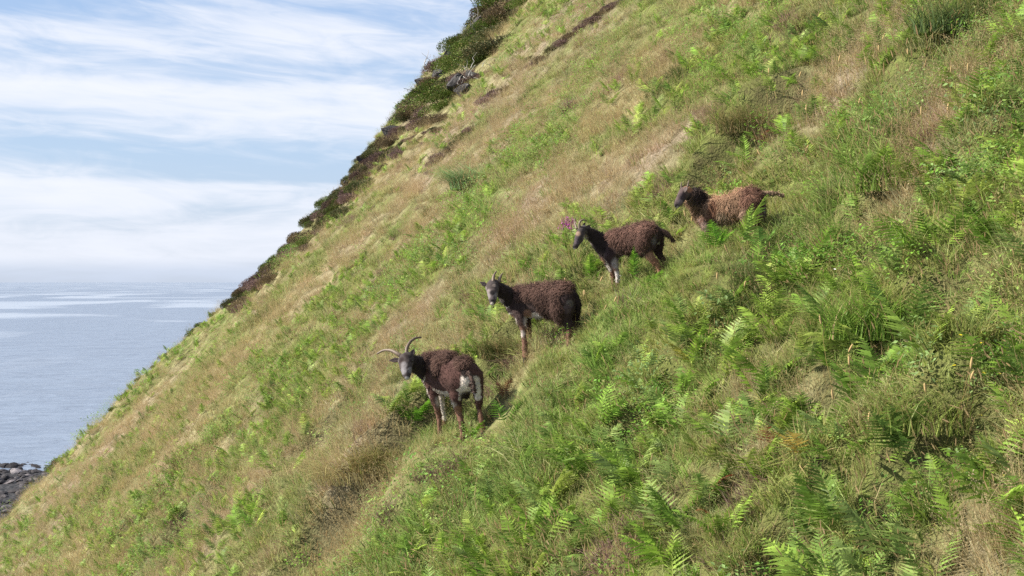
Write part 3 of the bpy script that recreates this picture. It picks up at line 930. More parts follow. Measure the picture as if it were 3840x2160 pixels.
def build_heath():
    r = random.Random(9)
    ms = [bush_mesh(500 + k, 6500, 9 + k) for k in range(5)]; st = [stems_mesh(520 + k) for k in range(3)]
    wood, g, b = pmat('heather_wood', 0.9, .1); b.inputs['Base Color'].default_value = (0.05, 0.038, 0.03, 1)
    for m in ms: m.materials.append(M_BUSH)
    for m in st: m.materials.append(wood)
    for p, s, t in HEATH:
        lab, grp = WORD[t]
        o = thing('heather_bush', lab, 'bush', (p[0], p[1], p[2] - .04), grp)
        f = bpy.data.objects.new('foliage', r.choice(ms)); COL.objects.link(f); f.parent = o
        a = r.uniform(0, 6.283); q = s * r.uniform(.85, 1.15)
        f.rotation_euler = (0.12, -0.30, 0); f.rotation_euler.rotate_axis('Z', a); f.scale = (q * .92, q * r.uniform(.8, 1.1), q * r.uniform(.65, .95))
        lowl = p[1] < 39 and to_px(p)[0] > 1480 and to_px(p)[0] > 1500 + (600 - to_px(p)[1]) * .42
        if lowl: f.scale = (q, q, q * .55)
        c = TONES[t]; v = r.uniform(.75, 1.25); f.color = (c[0] * v, c[1] * v, c[2] * v, 1)
        w = bpy.data.objects.new('stems', r.choice(st)); COL.objects.link(w); w.parent = o; w.scale = (q, q, q * .7); w.rotation_euler = f.rotation_euler
    # rocks showing through
    rm = stone_mat('crag_rock', (0.022, 0.021, 0.021), (0.085, 0.08, 0.078), 2.6, (0.26, 0.25, 0.235))
    for k, (c, rw, s, lab) in enumerate([(1800, 120, .55, 'dark grey crag among heather near the top of the crest'), (1725, 335, .62, 'dark grey lichen marked crag between green heather bushes'),
                                         (1772, 300, .42, 'small grey crag right of the lichen marked crag'), (1650, 285, .4, 'pale grey rock under the green heather mounds'),
                                         (1635, 262, .32, 'grey rock with pale top at the skyline'), (1692, 215, .4, 'dark rock face below the upper heather mounds'),
                                         (1515, 440, .3, 'grey rock low on the crest skyline'), (1835, 100, .4, 'small dark rock right of the topmost crag'),
                                         (1745, 352, .5, 'dark broken rock just below the lichen marked crag'), (1590, 325, .45, 'dark rock between the pale topped rock and the green heather mounds'),
                                         (1470, 500, .42, 'dark rock in the brown heather midway down the crest'), (1385, 592, .4, 'dark rock low in the heather belt of the crest'),
                                         (1300, 700, .36, 'lowest dark rock in the heather belt of the crest')]):
        p = hit(c, rw); me = rock_mesh('crag', 700 + k, 3, 1.0, 26, .38, .8); me.materials.append(rm)
        o = link('crag', me, None, label=lab, category='rock'); o.location = (p[0], p[1], p[2] + .10 * s); o.scale = (s * .95, s * .6, s * .75)
        o.rotation_euler = (r.uniform(-.3, .3), r.uniform(-.3, .3), r.uniform(0, 6)); o.color = (1, 1, 1, 1)
    # bleached dead heather stems
    dm, g, b = pmat('bleached_wood', .9, .1); b.inputs['Base Color'].default_value = (0.42, 0.40, 0.38, 1)
    tcd = g.add('ShaderNodeTexCoord'); g.l.new(g.mix(g.noise(tcd.outputs['Object'], 14, 4), (0.30, 0.28, 0.26), (0.62, 0.60, 0.57)), b.inputs['Base Color'])
    for k, (c, rw, n, lab) in enumerate([(1722, 330, 4, 'bleached dead branches against the lichen marked crag'), (1764, 308, 3, 'bleached dead branch upright beside the small grey crag'),
                                         (1806, 95, 4, 'bleached dead branches over the topmost crag'), (1612, 262, 3, 'bleached dead twigs at the grassy skyline'),
                                         (1770, 140, 2, 'single bleached branch left of the topmost crag'), (1808, 285, 3, 'bleached dead twigs at the right edge of the heather'),
                                         (1650, 282, 2, 'bleached dead twigs on the pale grey rock')]):
        p = hit(c, rw); vs = []; fs = []
        for q in range(n):
            pts = []; cur = np.array([r.gauss(0, .12), -.25, r.uniform(-.05, .1)]); d = np.array([r.gauss(0, .5), -.2, r.uniform(.4, 1)])
            for j in range(6):
                pts.append(cur.copy()); d = d + np.array([r.gauss(0, .55), r.gauss(0, .2), r.gauss(0, .35)]); d /= np.linalg.norm(d); cur = cur + d * .085
            for j, pt in enumerate(pts):
                rad = .013 * (1 - j / 7)
                for a in range(5): vs.append(pt + np.array([math.cos(a * 1.2566), math.sin(a * 1.2566), .3 * math.sin(a * 2)]) * rad)
            b0 = len(vs) - 30
            for j in range(5):
                for a in range(5): fs.append((b0 + j * 5 + a, b0 + j * 5 + (a + 1) % 5, b0 + j * 5 + 5 + (a + 1) % 5, b0 + j * 5 + 5 + a))
        o = link('dead_branch', mesh_from('dead_branch', vs, fs, smooth=True), dm, label=lab, category='branch'); o.location = (p[0], p[1] - .15, p[2] + .1)


build_heath()

# ------------------------------------------------------------------ tussocks, flowers and other single plants


def tussock_mesh(seed, n, h0, h1, droop, w=.004, az=None, sp=3.14, rad=.16, dry=.2):
    r = random.Random(seed); mb = MB()
    for k in range(n):
        a = r.uniform(0, 6.283); q = rad * math.sqrt(r.random())
        d = (r.uniform(0, 6.283) if az is None else az + r.gauss(0, sp))
        blade(mb, r, q * math.cos(a), q * math.sin(a), r.uniform(h0, h1), r.uniform(droop * .5, droop * 1.2), d, w * r.uniform(.7, 1.2), dry=(r.uniform(.4, 1) if r.random() < dry else 0), seg=(0, .25, .5, .75, 1.0))
    return mb.mesh('blades')


def build_singles():
    r = random.Random(4)
    def tus(c, rw, mesh, tone, label, s=1.0, dy=0.0):
        p = hit(c, rw); p = np.array([p[0], p[1] + dy, float(terr(p[0], p[1] + dy))])
        mesh.materials.append(M_TUSS)
        o = link('grass_tussock', mesh, None, label=label, category='grass tussock')
        n = tnormal(np.array([p[0]]), np.array([p[1]]))[0]
        o.location = (p[0], p[1], p[2] - .03); o.scale = (s, s, s); o.color = (*tone, 1)
    tus(1765, 700, tussock_mesh(1, 420, .4, .75, 1.4, .007, math.pi, .9, .35, .15), (0.26, 0.38, 0.16), 'pale green rush tussock standing out on the open dry slope')
    tus(1290, 1790, tussock_mesh(2, 420, .30, .65, 1.7, .003, -2.4, .5, .42, .35), (0.46, 0.41, 0.19), 'long combed straw tussock drooping over the dark bank')
    tus(1420, 1755, tussock_mesh(12, 600, .3, .6, 1.5, .003, -1.7, .5, .3, .5), (0.22, 0.23, 0.07), 'drooping olive tussock on the lip of the dark bank')
    tus(3530, 110, tussock_mesh(3, 380, .3, .55, 1.1, .004, None, 3, .3, .08), (0.10, 0.15, 0.05), 'dark green tussock near the top right corner of the slope')
    tus(1880, 1330, tussock_mesh(4, 500, .25, .5, 1.4, .003, -2.0, .7, .25, .3), (0.11, 0.13, 0.04), 'dark drooping tussock right behind the back of the big horned sheep')
    tus(2780, 500, tussock_mesh(5, 500, .25, .5, 1.4, .003, -2.0, .7, .28, .45), (0.17, 0.18, 0.06), 'drooping tussock over the dark hollow above the lamb')
    tus(3470, 1600, tussock_mesh(6, 260, .25, .48, 1.1, .0035, -1.8, 1.4, .30, .2), (0.20, 0.25, 0.06), 'dark tussock with cat-tail grass heads at the lower right')
    tus(3250, 1240, tussock_mesh(8, 600, .3, .55, 1.1, .004, None, .9, .3, .1), (0.16, 0.27, 0.04), 'lush green tussock right of the bracken below the lamb')
    tus(3350, 700, tussock_mesh(9, 600, .3, .5, 1.0, .004, None, .9, .3, .1), (0.16, 0.26, 0.04), 'lush green tussock uphill from the lamb')
    # magenta bell heather by the face of the third sheep
    pm, g, b = pmat('bell_heather_flower', .7, .2); b.inputs['Base Color'].default_value = (0.36, 0.06, 0.30, 1)
    gm, g, b = pmat('bell_heather_leaf', .8, .1); b.inputs['Base Color'].default_value = (0.10, 0.15, 0.04, 1)
    p = hit(2128, 900)
    o = thing('bell_heather', 'magenta flowering heather beside the face of the sheep with swept back horns', 'flower', tuple(p))
    fl = MB(); lf = MB()
    for k in range(34):
        q = np.array([r.gauss(0, .038), r.gauss(0, .04), 0]); h = r.uniform(.12, .28)
        top = q * 1.3 + np.array([0, 0, h])
        lf.strip([q, (q + top) / 2, top], [.0015, .0015, .001], np.array([1.0, 0, 0]), (.5, 0, 0))
        for j in range(10):
            c = top - np.array([0, 0, .011 * j]) + np.array([r.gauss(0, .008), r.gauss(0, .008), 0]); e = np.array([r.gauss(0, 1), r.gauss(0, 1), r.gauss(0, 1)]); e *= .022 / np.linalg.norm(e)
            fl.tri(c, c + e, c + np.array([e[1], -e[0], .008]), (.5, 0, 0))
    link('flowers', fl.mesh('flowers'), pm, o, kind='stuff'); link('stems', lf.mesh('stems'), gm, o, kind='stuff')
    # small flowers
    ym, g, b = pmat('yellow_petal', .6, .2); b.inputs['Base Color'].default_value = (0.75, 0.62, 0.03, 1)
    wm, g, b = pmat('white_petal', .6, .2); b.inputs['Base Color'].default_value = (0.75, 0.74, 0.68, 1)
    def flower(mat, rad, nm):
        mb = MB()
        for k in range(5):
            a = k * 1.2566; d = np.array([math.cos(a), math.sin(a), .25]); t = np.array([-d[1], d[0], 0]); c = np.array([0, 0, .24])
            mb.quad(c, c + d * rad * .6 - t * rad * .45, c + d * rad, c + d * rad * .6 + t * rad * .45, (.5, 0, 0))
        me = mb.mesh(nm); me.materials.append(mat)
        sb = MB(); sb.strip([np.zeros(3), np.array([.01, 0, .12]), np.array([0, 0, .24])], [.0025, .002, .0015], np.array([1.0, 0, 0]), (.5, 0, 0))
        sb.strip([np.zeros(3), np.array([.01, 0, .12]), np.array([0, 0, .24])], [.0025, .002, .0015], np.array([0, 1.0, 0]), (.5, 0, 0))
        st = sb.mesh('stem'); st.materials.append(gm)
        return me, st
    Yf, Ys = flower(ym, .012, 'petals'); Wf, Ws = flower(wm, .011, 'petals')
    def plant(c, rw, pm_, sm_, name, lab, grp):
        p = hit(c, rw + 40); o = thing(name, lab, 'flower', tuple(p), grp)
        for me, nm in ((pm_, 'petals'), (sm_, 'stem')):
            k = bpy.data.objects.new(nm, me); COL.objects.link(k); k.parent = o
            k.rotation_euler = (r.uniform(-.1, .5), r.uniform(-.4, .1), r.uniform(0, 6))
    for c, rw in [(3575, 1368), (3785, 1394), (3782, 1455), (3818, 1455), (3815, 1510), (3752, 1530), (3612, 1502), (3765, 1925), (3600, 1660), (3488, 1545), (3700, 1420), (3640, 1525)]:
        plant(c, rw, Yf, Ys, 'yellow_flower', 'tiny yellow flower in the grass by the right edge', 'tiny yellow flowers at the right')
    for c, rw in [(3620, 650), (3632, 660), (3650, 648), (3610, 700), (3600, 720), (3585, 680), (3255, 625), (3240, 632), (3270, 640), (3830, 1330), (3845, 1345), (3120, 1085), (2830, 1990)]:
        plant(c, rw, Wf, Ws, 'white_flower', 'tiny white flower in the grass on the right half of the slope', 'tiny white flowers')
    # cat-tail grass heads that stand out one by one
    hm, g, b = pmat('seed_head', .9, .1); b.inputs['Base Color'].default_value = (0.42, 0.30, 0.14, 1)
    sm_, g, b = pmat('seed_stem', .8, .1); b.inputs['Base Color'].default_value = (0.34, 0.28, 0.11, 1)
    hb = bmesh.new(); bmesh.ops.create_icosphere(hb, subdivisions=2, radius=1)
    for v in hb.verts: v.co = Vector((v.co.x * .0065, v.co.y * .0065, v.co.z * .034 + .52))
    hme = bpy.data.meshes.new('seed_head'); hb.to_mesh(hme); hb.free(); hme.materials.append(hm)
    sb = MB()
    for sd in (np.array([1.0, 0, 0]), np.array([0, 1.0, 0])):
        sb.strip([np.array([0, 0, -.03]), np.array([0.01, 0, .25]), np.array([0, 0, .5])], [.002, .0018, .0012], sd, (.5, 0, 0))
    sme = sb.mesh('stalk'); sme.materials.append(sm_)
    spots = [(3545, 1690), (3500, 1700), (3575, 1690), (3510, 1745), (3560, 1760), (3600, 1740), (3190, 1690), (3170, 1800), (3230, 1850), (3060, 740), (2995, 560), (3020, 590), (3170, 560), (3560, 480), (3620, 500), (3250, 330),
             (3300, 360), (3330, 420), (3420, 380), (2160, 1250), (2140, 1200), (2200, 1260), (2180, 1230), (2120, 1230), (2225, 1240), (2590, 960), (2570, 990), (2615, 1000), (2930, 760), (2960, 770), (2240, 1280), (2210, 1300),
             (2050, 1260), (1990, 1240), (3060, 1560), (3130, 1500), (3520, 620), (3460, 700), (2760, 1230), (2830, 1180), (2690, 1250), (3100, 420), (2880, 430), (2940, 470)]
    for c, rw in spots:
        p = hit(c, rw); o = thing('cat_tail_grass', 'tall straw coloured grass stalk topped by a cat-tail seed head', 'grass stalk', tuple(p), 'cat-tail grass stalks')
        e = (r.uniform(-.3, .3), r.uniform(-.55, .15), r.uniform(0, 6)); z = r.uniform(.75, 1.15)
        for me, nm in ((hme, 'seed_head'), (sme, 'stalk')):
            k = bpy.data.objects.new(nm, me); COL.objects.link(k); k.parent = o; k.rotation_euler = e; k.scale = (1.15, 1.15, z)


build_singles()

# ------------------------------------------------------------------ sheep


def fur_mat(name, rough=.9):
    m, g, b = pmat(name, rough, .12)
    at = g.add('ShaderNodeAttribute', attribute_type='GEOMETRY', attribute_name='fur')
    tc = g.add('ShaderNodeTexCoord')
    n = g.noise(tc.outputs['Object'], 42, 5, .65)
    n2 = g.noise(tc.outputs['Object'], 9, 4, .6)
    k = g.math('MULTIPLY', g.math('MULTIPLY_ADD', n, 1.1, .45), g.math('MULTIPLY_ADD', n2, .7, .65))
    c = g.add('ShaderNodeVectorMath', operation='SCALE', ins={0: at.outputs['Color'], 'Scale': k}).outputs[0]
    g.l.new(c, b.inputs['Base Color'])
    bp = g.add('ShaderNodeBump', ins={'Strength': .6, 'Distance': .012, 'Height': n}); g.l.new(bp.outputs[0], b.inputs['Normal'])
    b.inputs['Sheen Weight'].default_value = .05; b.inputs['Sheen Roughness'].default_value = .5
    return m


M_FUR = fur_mat('sheep_coat'); M_WOOL = fur_mat('sheep_wool')
M_HORN, _g, _b = pmat('sheep_horn', .55, .35)
_tc = _g.add('ShaderNodeTexCoord'); _n = _g.noise(_tc.outputs['Object'], 30, 4)
_g.l.new(_g.mix(_n, (0.065, 0.045, 0.032), (0.22, 0.165, 0.12)), _b.inputs['Base Color'])
M_EYE, _g, _b = pmat('sheep_eye', .12, .6); _b.inputs['Base Color'].default_value = (0.012, 0.009, 0.006, 1)

DARK = (0.022, 0.015, 0.014); BROWN = (0.075, 0.038, 0.030); WOOL = (0.078, 0.045, 0.035); TAN = (0.20, 0.11, 0.07)
WHITE = (0.50, 0.44, 0.385); GREY = (0.23, 0.20, 0.195); BLACK = (0.010, 0.008, 0.009)


def catmull(P, n):
    P = np.asarray(P, float)
    if len(P) == 2:
        t = np.linspace(0, 1, n)[:, None]; return P[0] * (1 - t) + P[1] * t
    out = []; m = len(P) - 1
    for q in np.linspace(0, m, n):
        i = min(int(q), m - 1); t = q - i
        p0 = P[i - 1] if i > 0 else 2 * P[0] - P[1]; p1, p2 = P[i], P[i + 1]; p3 = P[i + 2] if i + 2 <= m else 2 * P[m] - P[m - 1]
        out.append(.5 * (2 * p1 + (p2 - p0) * t + (2 * p0 - 5 * p1 + 4 * p2 - p3) * t * t + (3 * p1 - p0 - 3 * p2 + p3) * t ** 3))
    return np.array(out)


def tube(V, Fc, pts, rs, ru, seg=16, up=(0, 0, 1), cap=True):
    """closed tube with elliptical sections; rounded ends"""
    pts = np.asarray(pts); n = len(pts); up = np.array(up, float)
    T = np.gradient(pts, axis=0); T /= np.linalg.norm(T, axis=1, keepdims=True)
    secs = []
    if cap:
        for a in (75, 50, 25): secs.append((pts[0] - T[0] * min(rs[0], ru[0]) * math.sin(math.radians(a)), T[0], rs[0] * math.cos(math.radians(a)), ru[0] * math.cos(math.radians(a))))
    for k in range(n): secs.append((pts[k], T[k], rs[k], ru[k]))
    if cap:
        for a in (25, 50, 75): secs.append((pts[-1] + T[-1] * min(rs[-1], ru[-1]) * math.sin(math.radians(a)), T[-1], rs[-1] * math.cos(math.radians(a)), ru[-1] * math.cos(math.radians(a))))
    b0 = len(V); pu = up
    for p, t, a, b in secs:
        u = pu - t * np.dot(pu, t)
        if np.linalg.norm(u) < .2: u = np.array([1.0, 0, 0]) - t * t[0]
        u /= np.linalg.norm(u); s = np.cross(t, u)
        for k in range(seg):
            an = 2 * math.pi * k / seg; V.append(p + s * math.cos(an) * a + u * math.sin(an) * b)
    m = len(secs)
    for j in range(m - 1):
        for k in range(seg):
            k2 = (k + 1) % seg; Fc.append((b0 + j * seg + k, b0 + j * seg + k2, b0 + (j + 1) * seg + k2, b0 + (j + 1) * seg + k))
    Fc.append(tuple(b0 + k for k in range(seg))[::-1]); Fc.append(tuple(b0 + (m - 1) * seg + k for k in range(seg)))


def remesh(V, Fc, vox):
    m = mesh_from('tmp', V, Fc)
    o = bpy.data.objects.new('tmp', m); COL.objects.link(o)
    md = o.modifiers.new('r', 'REMESH'); md.mode = 'VOXEL'; md.voxel_size = vox; md.use_smooth_shade = True
    ms = o.modifiers.new('s', 'SMOOTH'); ms.factor = .5; ms.iterations = 6
    dg = bpy.context.evaluated_depsgraph_get(); dg.update()
    r = bpy.data.meshes.new_from_object(o.evaluated_get(dg))
    bpy.data.objects.remove(o); bpy.data.meshes.remove(m)
    return r


def arr(m):
    a = np.empty(len(m.vertices) * 3, np.float32); m.vertices.foreach_get('co', a)
    b = np.empty(len(m.vertices) * 3, np.float32); m.vertices.foreach_get('normal', b)
    return a.reshape(-1, 3).astype(float), b.reshape(-1, 3).astype(float)


def setcol(m, c):
    at = m.attributes.new('fur', 'FLOAT_COLOR', 'POINT')
    at.data.foreach_set('color', np.concatenate([c, np.ones((len(c), 1))], 1).astype(np.float32).ravel())


def n3(p, sc, seed):
    return (fbm(p[:, 0] * sc + 5, p[:, 2] * sc + p[:, 1] * sc * .7, seed, 3) + fbm(p[:, 1] * sc - 3, p[:, 2] * sc * .9 + p[:, 0] * sc * .6, seed + 9, 3)) * .7


def locks(pos, nor, col, n, L, W, seed, down=.9, back=None, lift=.5, jit=.45):
    """short curling tufts of wool / hair standing on a surface"""
    r = np.random.default_rng(seed)
    idx = r.integers(0, len(pos), n); V = []; Fc = []; C = []
    for i in idx:
        p = pos[i]; nn = nor[i]; g = np.array([0, 0, -1.0]) * down
        if back is not None: g = g + back
        g = g - nn * np.dot(g, nn); g = g + r.normal(0, jit, 3); g = g / (np.linalg.norm(g) + 1e-6)
        s = np.cross(nn, g); s /= (np.linalg.norm(s) + 1e-6)
        l = L * r.uniform(.6, 1.3); w = W * r.uniform(.7, 1.3)
        pts = [p - nn * .006, p + nn * l * .32 * lift + g * l * .35, p + nn * l * .38 * lift + g * l * .75 + s * r.normal(0, .2) * l, p + nn * l * .22 * lift + g * l + s * r.normal(0, .4) * l]
        ws = [w, w * 1.1, w * .75, 0]
        b0 = len(V); c = col[i] * r.uniform(.78, 1.22)
        for q, ww in zip(pts[:3], ws):
            V += [q + s * ww, q - s * ww * .6 + nn * ww * .9, q - s * ww * .5 - nn * ww * .6]; C += [c] * 3
        V.append(pts[3]); C.append(c * 1.4)
        for j in range(2):
            for k in range(3): Fc.append((b0 + j * 3 + k, b0 + j * 3 + (k + 1) % 3, b0 + j * 3 + 3 + (k + 1) % 3, b0 + j * 3 + 3 + k))
        for k in range(3): Fc.append((b0 + 6 + k, b0 + 6 + (k + 1) % 3, b0 + 9))
    return V, Fc, C


def leaf_shape(base, tip, width, nrm, thick=.006, cup=.3):
    """an ear: cupped, pointed, with thickness"""
    base = np.array(base); tip = np.array(tip); ax = tip - base; L = np.linalg.norm(ax); t = ax / L
    n = np.array(nrm, float); n = n - t * np.dot(n, t); n /= np.linalg.norm(n); s = np.cross(t, n)
    V = []; Fc = []; prof = [.35, .85, 1.0, .8, .42, .05]
    for k, w in enumerate(prof):
        u = k / (len(prof) - 1); c = base + t * L * u
        for j in range(5):
            a = (j - 2) / 2; V.append(c + s * a * w * width + n * cup * width * a * a * w)
    m = len(V)
    V += [v - n * thick for v in V]
    for k in range(5):
        for j in range(4):
            a = k * 5 + j; Fc.append((a, a + 1, a + 6, a + 5)); Fc.append((m + a + 5, m + a + 6, m + a + 1, m + a))
    rim = [0, 1, 2, 3, 4, 9, 14, 19, 24, 29, 28, 27, 26, 25, 20, 15, 10, 5]
    for a, b in zip(rim, rim[1:] + rim[:1]): Fc.append((b, a, m + a, m + b))
    return V, Fc


class Sheep:
    def __init__(s, k, origin, zoom, label, dark=BROWN):
        s.o = origin; s.z = zoom; s.base = dark
        px, py, pz = PADS[k]; s.D = py; s.root = np.array([px, py, pz])
        s.V = []; s.F = []; s.sk = []          # sk: samples (pos, radius, part, t)
        s.t = thing('sheep', label, 'sheep', tuple(s.root)); s.sc = zoom * F / s.D
    def P(s, x, y, d=0.0):
        dd = s.D + d
        return np.array([(s.o[0] + x / s.z - 1920) / F * dd, dd, (HOR - (s.o[1] + y / s.z)) / F * dd]) - s.root
    def limb(s, part, pts, side, upr, n=14, up=(0, 0, 1), ground=False, seg=16):
        Q = [s.P(*p) for p in pts]
        if ground:
            w = Q[-1] + s.root; Q[-1][2] = float(terr(w[0], w[1])) - .015 - s.root[2]
            if len(Q) > 2:                      # keep the bend, spread the change over the shank
                pass
        C = catmull(Q, n); u = np.linspace(0, len(pts) - 1, n)
        rs = np.interp(u, range(len(pts)), np.array(side) / s.sc); ru = np.interp(u, range(len(pts)), np.array(upr) / s.sc)
        tube(s.V, s.F, C, rs, ru, seg, up)
        for q, a, t in zip(C, np.maximum(rs, ru), np.linspace(0, 1, n)): s.sk.append((q, a, part, t))
    def finish(s, patches, seed, fleece=None, wool=WOOL, hair=5000, shaggy=None, vox=.0125):
        m = remesh(s.V, s.F, vox); v, n = arr(m)
        # coarse muscle and coat unevenness
        v = v + n * (n3(v, 14, seed) * .006)[:, None]
        m.vertices.foreach_set('co', v.astype(np.float32).ravel()); m.update()
        S = np.array([q for q, a, p, t in s.sk]); A = np.array([a for q, a, p, t in s.sk]); parts = [p for q, a, p, t in s.sk]; tt = np.array([t for q, a, p, t in s.sk])
        d = np.linalg.norm(v[:, None, :] - S[None], axis=2) / A[None]
        w = d.argmin(1); pn = np.array(parts)[w]; tv = tt[w]
        c = np.tile(np.array(s.base), (len(v), 1))
        c[pn == 'neck'] = DARK if s.base[0] < .08 else (.06, .04, .034); c[pn == 'head'] = (.05, .04, .038) if s.base[0] < .08 else (.085, .060, .054)
        leg = pn == 'leg'
        k = sm(.25, .6, tv[leg])[:, None]; c[leg] = np.array(s.base) * (1 - k) + np.array((.15, .082, .055)) * k
        hoof = leg & (tv > .95); c[hoof] = (.02, .017, .015)
        belly = ((pn == 'torso')) & (n[:, 2] < -.62); c[belly] = np.array(WHITE) * .9
        nz = n3(v, 9, seed + 3)
        for x, y, dd, rad, colr in patches:
            q = s.P(x, y, dd); dist = np.linalg.norm((v - q) * np.array([1, .5, 1]), axis=1) + nz * rad * .10
            kk = sm(rad, rad * .6, dist)[:, None]; c = c * (1 - kk) + np.array(colr) * kk
        c = c * (1 + .18 * n3(v, 30, seed + 5))[:, None]
        setcol(m, np.clip(c, .003, .9))
        link('body', m, M_FUR, s.t)
        # soft short hair over everything but the hooves and face
        ok = ~hoof & (pn != 'head')
        if hair:
            V, Fc, C = locks(v[ok], n[ok], c[ok], hair, .020, .0022, seed + 11, .8, None, .5)
            hm = mesh_from('coat', V, Fc); setcol(hm, np.clip(np.array(C), .003, .9))
            link('coat', hm, M_FUR, s.t, kind='stuff')
        if fleece is not None:
            msk = np.zeros(len(v))
            for x, y, dd, rx, ry, rz in fleece:
                q = s.P(x, y, dd); e = np.sqrt((((v - q) / np.array([rx, ry, rz])) ** 2).sum(1)); msk = np.maximum(msk, 1.25 - e)
            msk = msk + nz * .16; msk[~np.isin(pn, ['torso', 'neck', 'thigh'])] -= .3 if shaggy is None else 0
            msk[(pn == 'head') | (pn == 'leg')] -= 9
            on = msk > .22
            me = m.copy(); me.name = 'fleece'; me.materials.clear()
            lump = n3(v, 26, seed + 21) * .008 + n3(v, 9, seed + 22) * .012
            off = np.where(on, .004 + .018 * sm(.22, .55, msk) + lump * sm(.22, .5, msk), -.01)
            vv = v + n * off[:, None]
            me.vertices.foreach_set('co', vv.astype(np.float32).ravel())
            bm = bmesh.new(); bm.from_mesh(me); bm.verts.ensure_lookup_table()
            bmesh.ops.delete(bm, geom=[bm.verts[i] for i in np.nonzero(~on)[0]], context='VERTS'); bm.to_mesh(me); bm.free()
            wc = np.tile(np.array(wool), (len(v), 1)) * (1 + .45 * n3(v, 12, seed + 33))[:, None]
            wc = wc * (1 + .55 * sm(.25, .9, n[:, 2]))[:, None]          # sunlit back painted in: wool paler where it faces up
            if shaggy is not None:
                for x, y, dd, rad, colr in shaggy:
                    q = s.P(x, y, dd); kk = sm(rad, rad * .6, np.linalg.norm(v - q, axis=1) + nz * rad * .2)[:, None]; wc = wc * (1 - kk) + np.array(colr) * kk
            # colours for the kept vertices, then the locks in the same mesh
            keep = np.nonzero(on)[0]
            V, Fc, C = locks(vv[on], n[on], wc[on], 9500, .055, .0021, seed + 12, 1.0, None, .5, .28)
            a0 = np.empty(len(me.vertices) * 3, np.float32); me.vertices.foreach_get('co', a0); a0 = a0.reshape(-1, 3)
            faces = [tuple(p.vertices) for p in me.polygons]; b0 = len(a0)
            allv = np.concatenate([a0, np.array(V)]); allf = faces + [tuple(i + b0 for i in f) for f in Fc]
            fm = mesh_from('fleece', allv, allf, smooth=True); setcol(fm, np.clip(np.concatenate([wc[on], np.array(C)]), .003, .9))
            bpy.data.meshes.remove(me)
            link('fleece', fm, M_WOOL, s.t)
        return m
    def piece(s, name, V, Fc, mat, col=None, smooth=True):
        m = mesh_from(name, V, Fc, smooth=smooth)
        if col is not None: setcol(m, np.tile(np.array(col), (len(m.vertices), 1)))
        return link(name, m, mat, s.t)
    def horn(s, pts, r0, r1):
        Q = catmull([s.P(*p) for p in pts], 26); u = np.linspace(0, 1, 26)
        rr = (r0 * (1 - u) + r1 * u) / s.sc * (1 + .07 * np.sin(u * 60))
        V = []; Fc = []; tube(V, Fc, Q, rr * .85, rr, 10); s.piece('horn', V, Fc, M_HORN)
    def ear(s, a, b, w, nrm=(0, -1, .2), col=(.06, .045, .042)):
        V, Fc = leaf_shape(s.P(*a), s.P(*b), w / s.sc, nrm); s.piece('ear', V, Fc, M_FUR, col)
    def eye(s, p, r):
        c = s.P(*p); bm = bmesh.new(); bmesh.ops.create_icosphere(bm, subdivisions=2, radius=r / s.sc)
        V = [np.array(v.co) + c for v in bm.verts]; Fc = [tuple(v.index for v in f.verts) for f in bm.faces]; bm.free()
        s.piece('eye', V, Fc, M_EYE)
    def tail(s, pts, r, col, seed):
        Q = catmull([s.P(*p) for p in pts], 14); rr = np.interp(np.linspace(0, 1, 14), [0, .5, 1], np.array(r) / s.sc)
        V = []; Fc = []; tube(V, Fc, Q, rr, rr, 10)
        m = mesh_from('tail', V, Fc, smooth=True); v, n = arr(m); c = np.tile(np.array(col), (len(v), 1))
        V2, F2, C2 = locks(v, n, c, 160, .035, .004, seed, .9, None, .5); b0 = len(V)
        s.piece('tail', V + V2, Fc + [tuple(i + b0 for i in f) for f in F2], M_FUR, col)


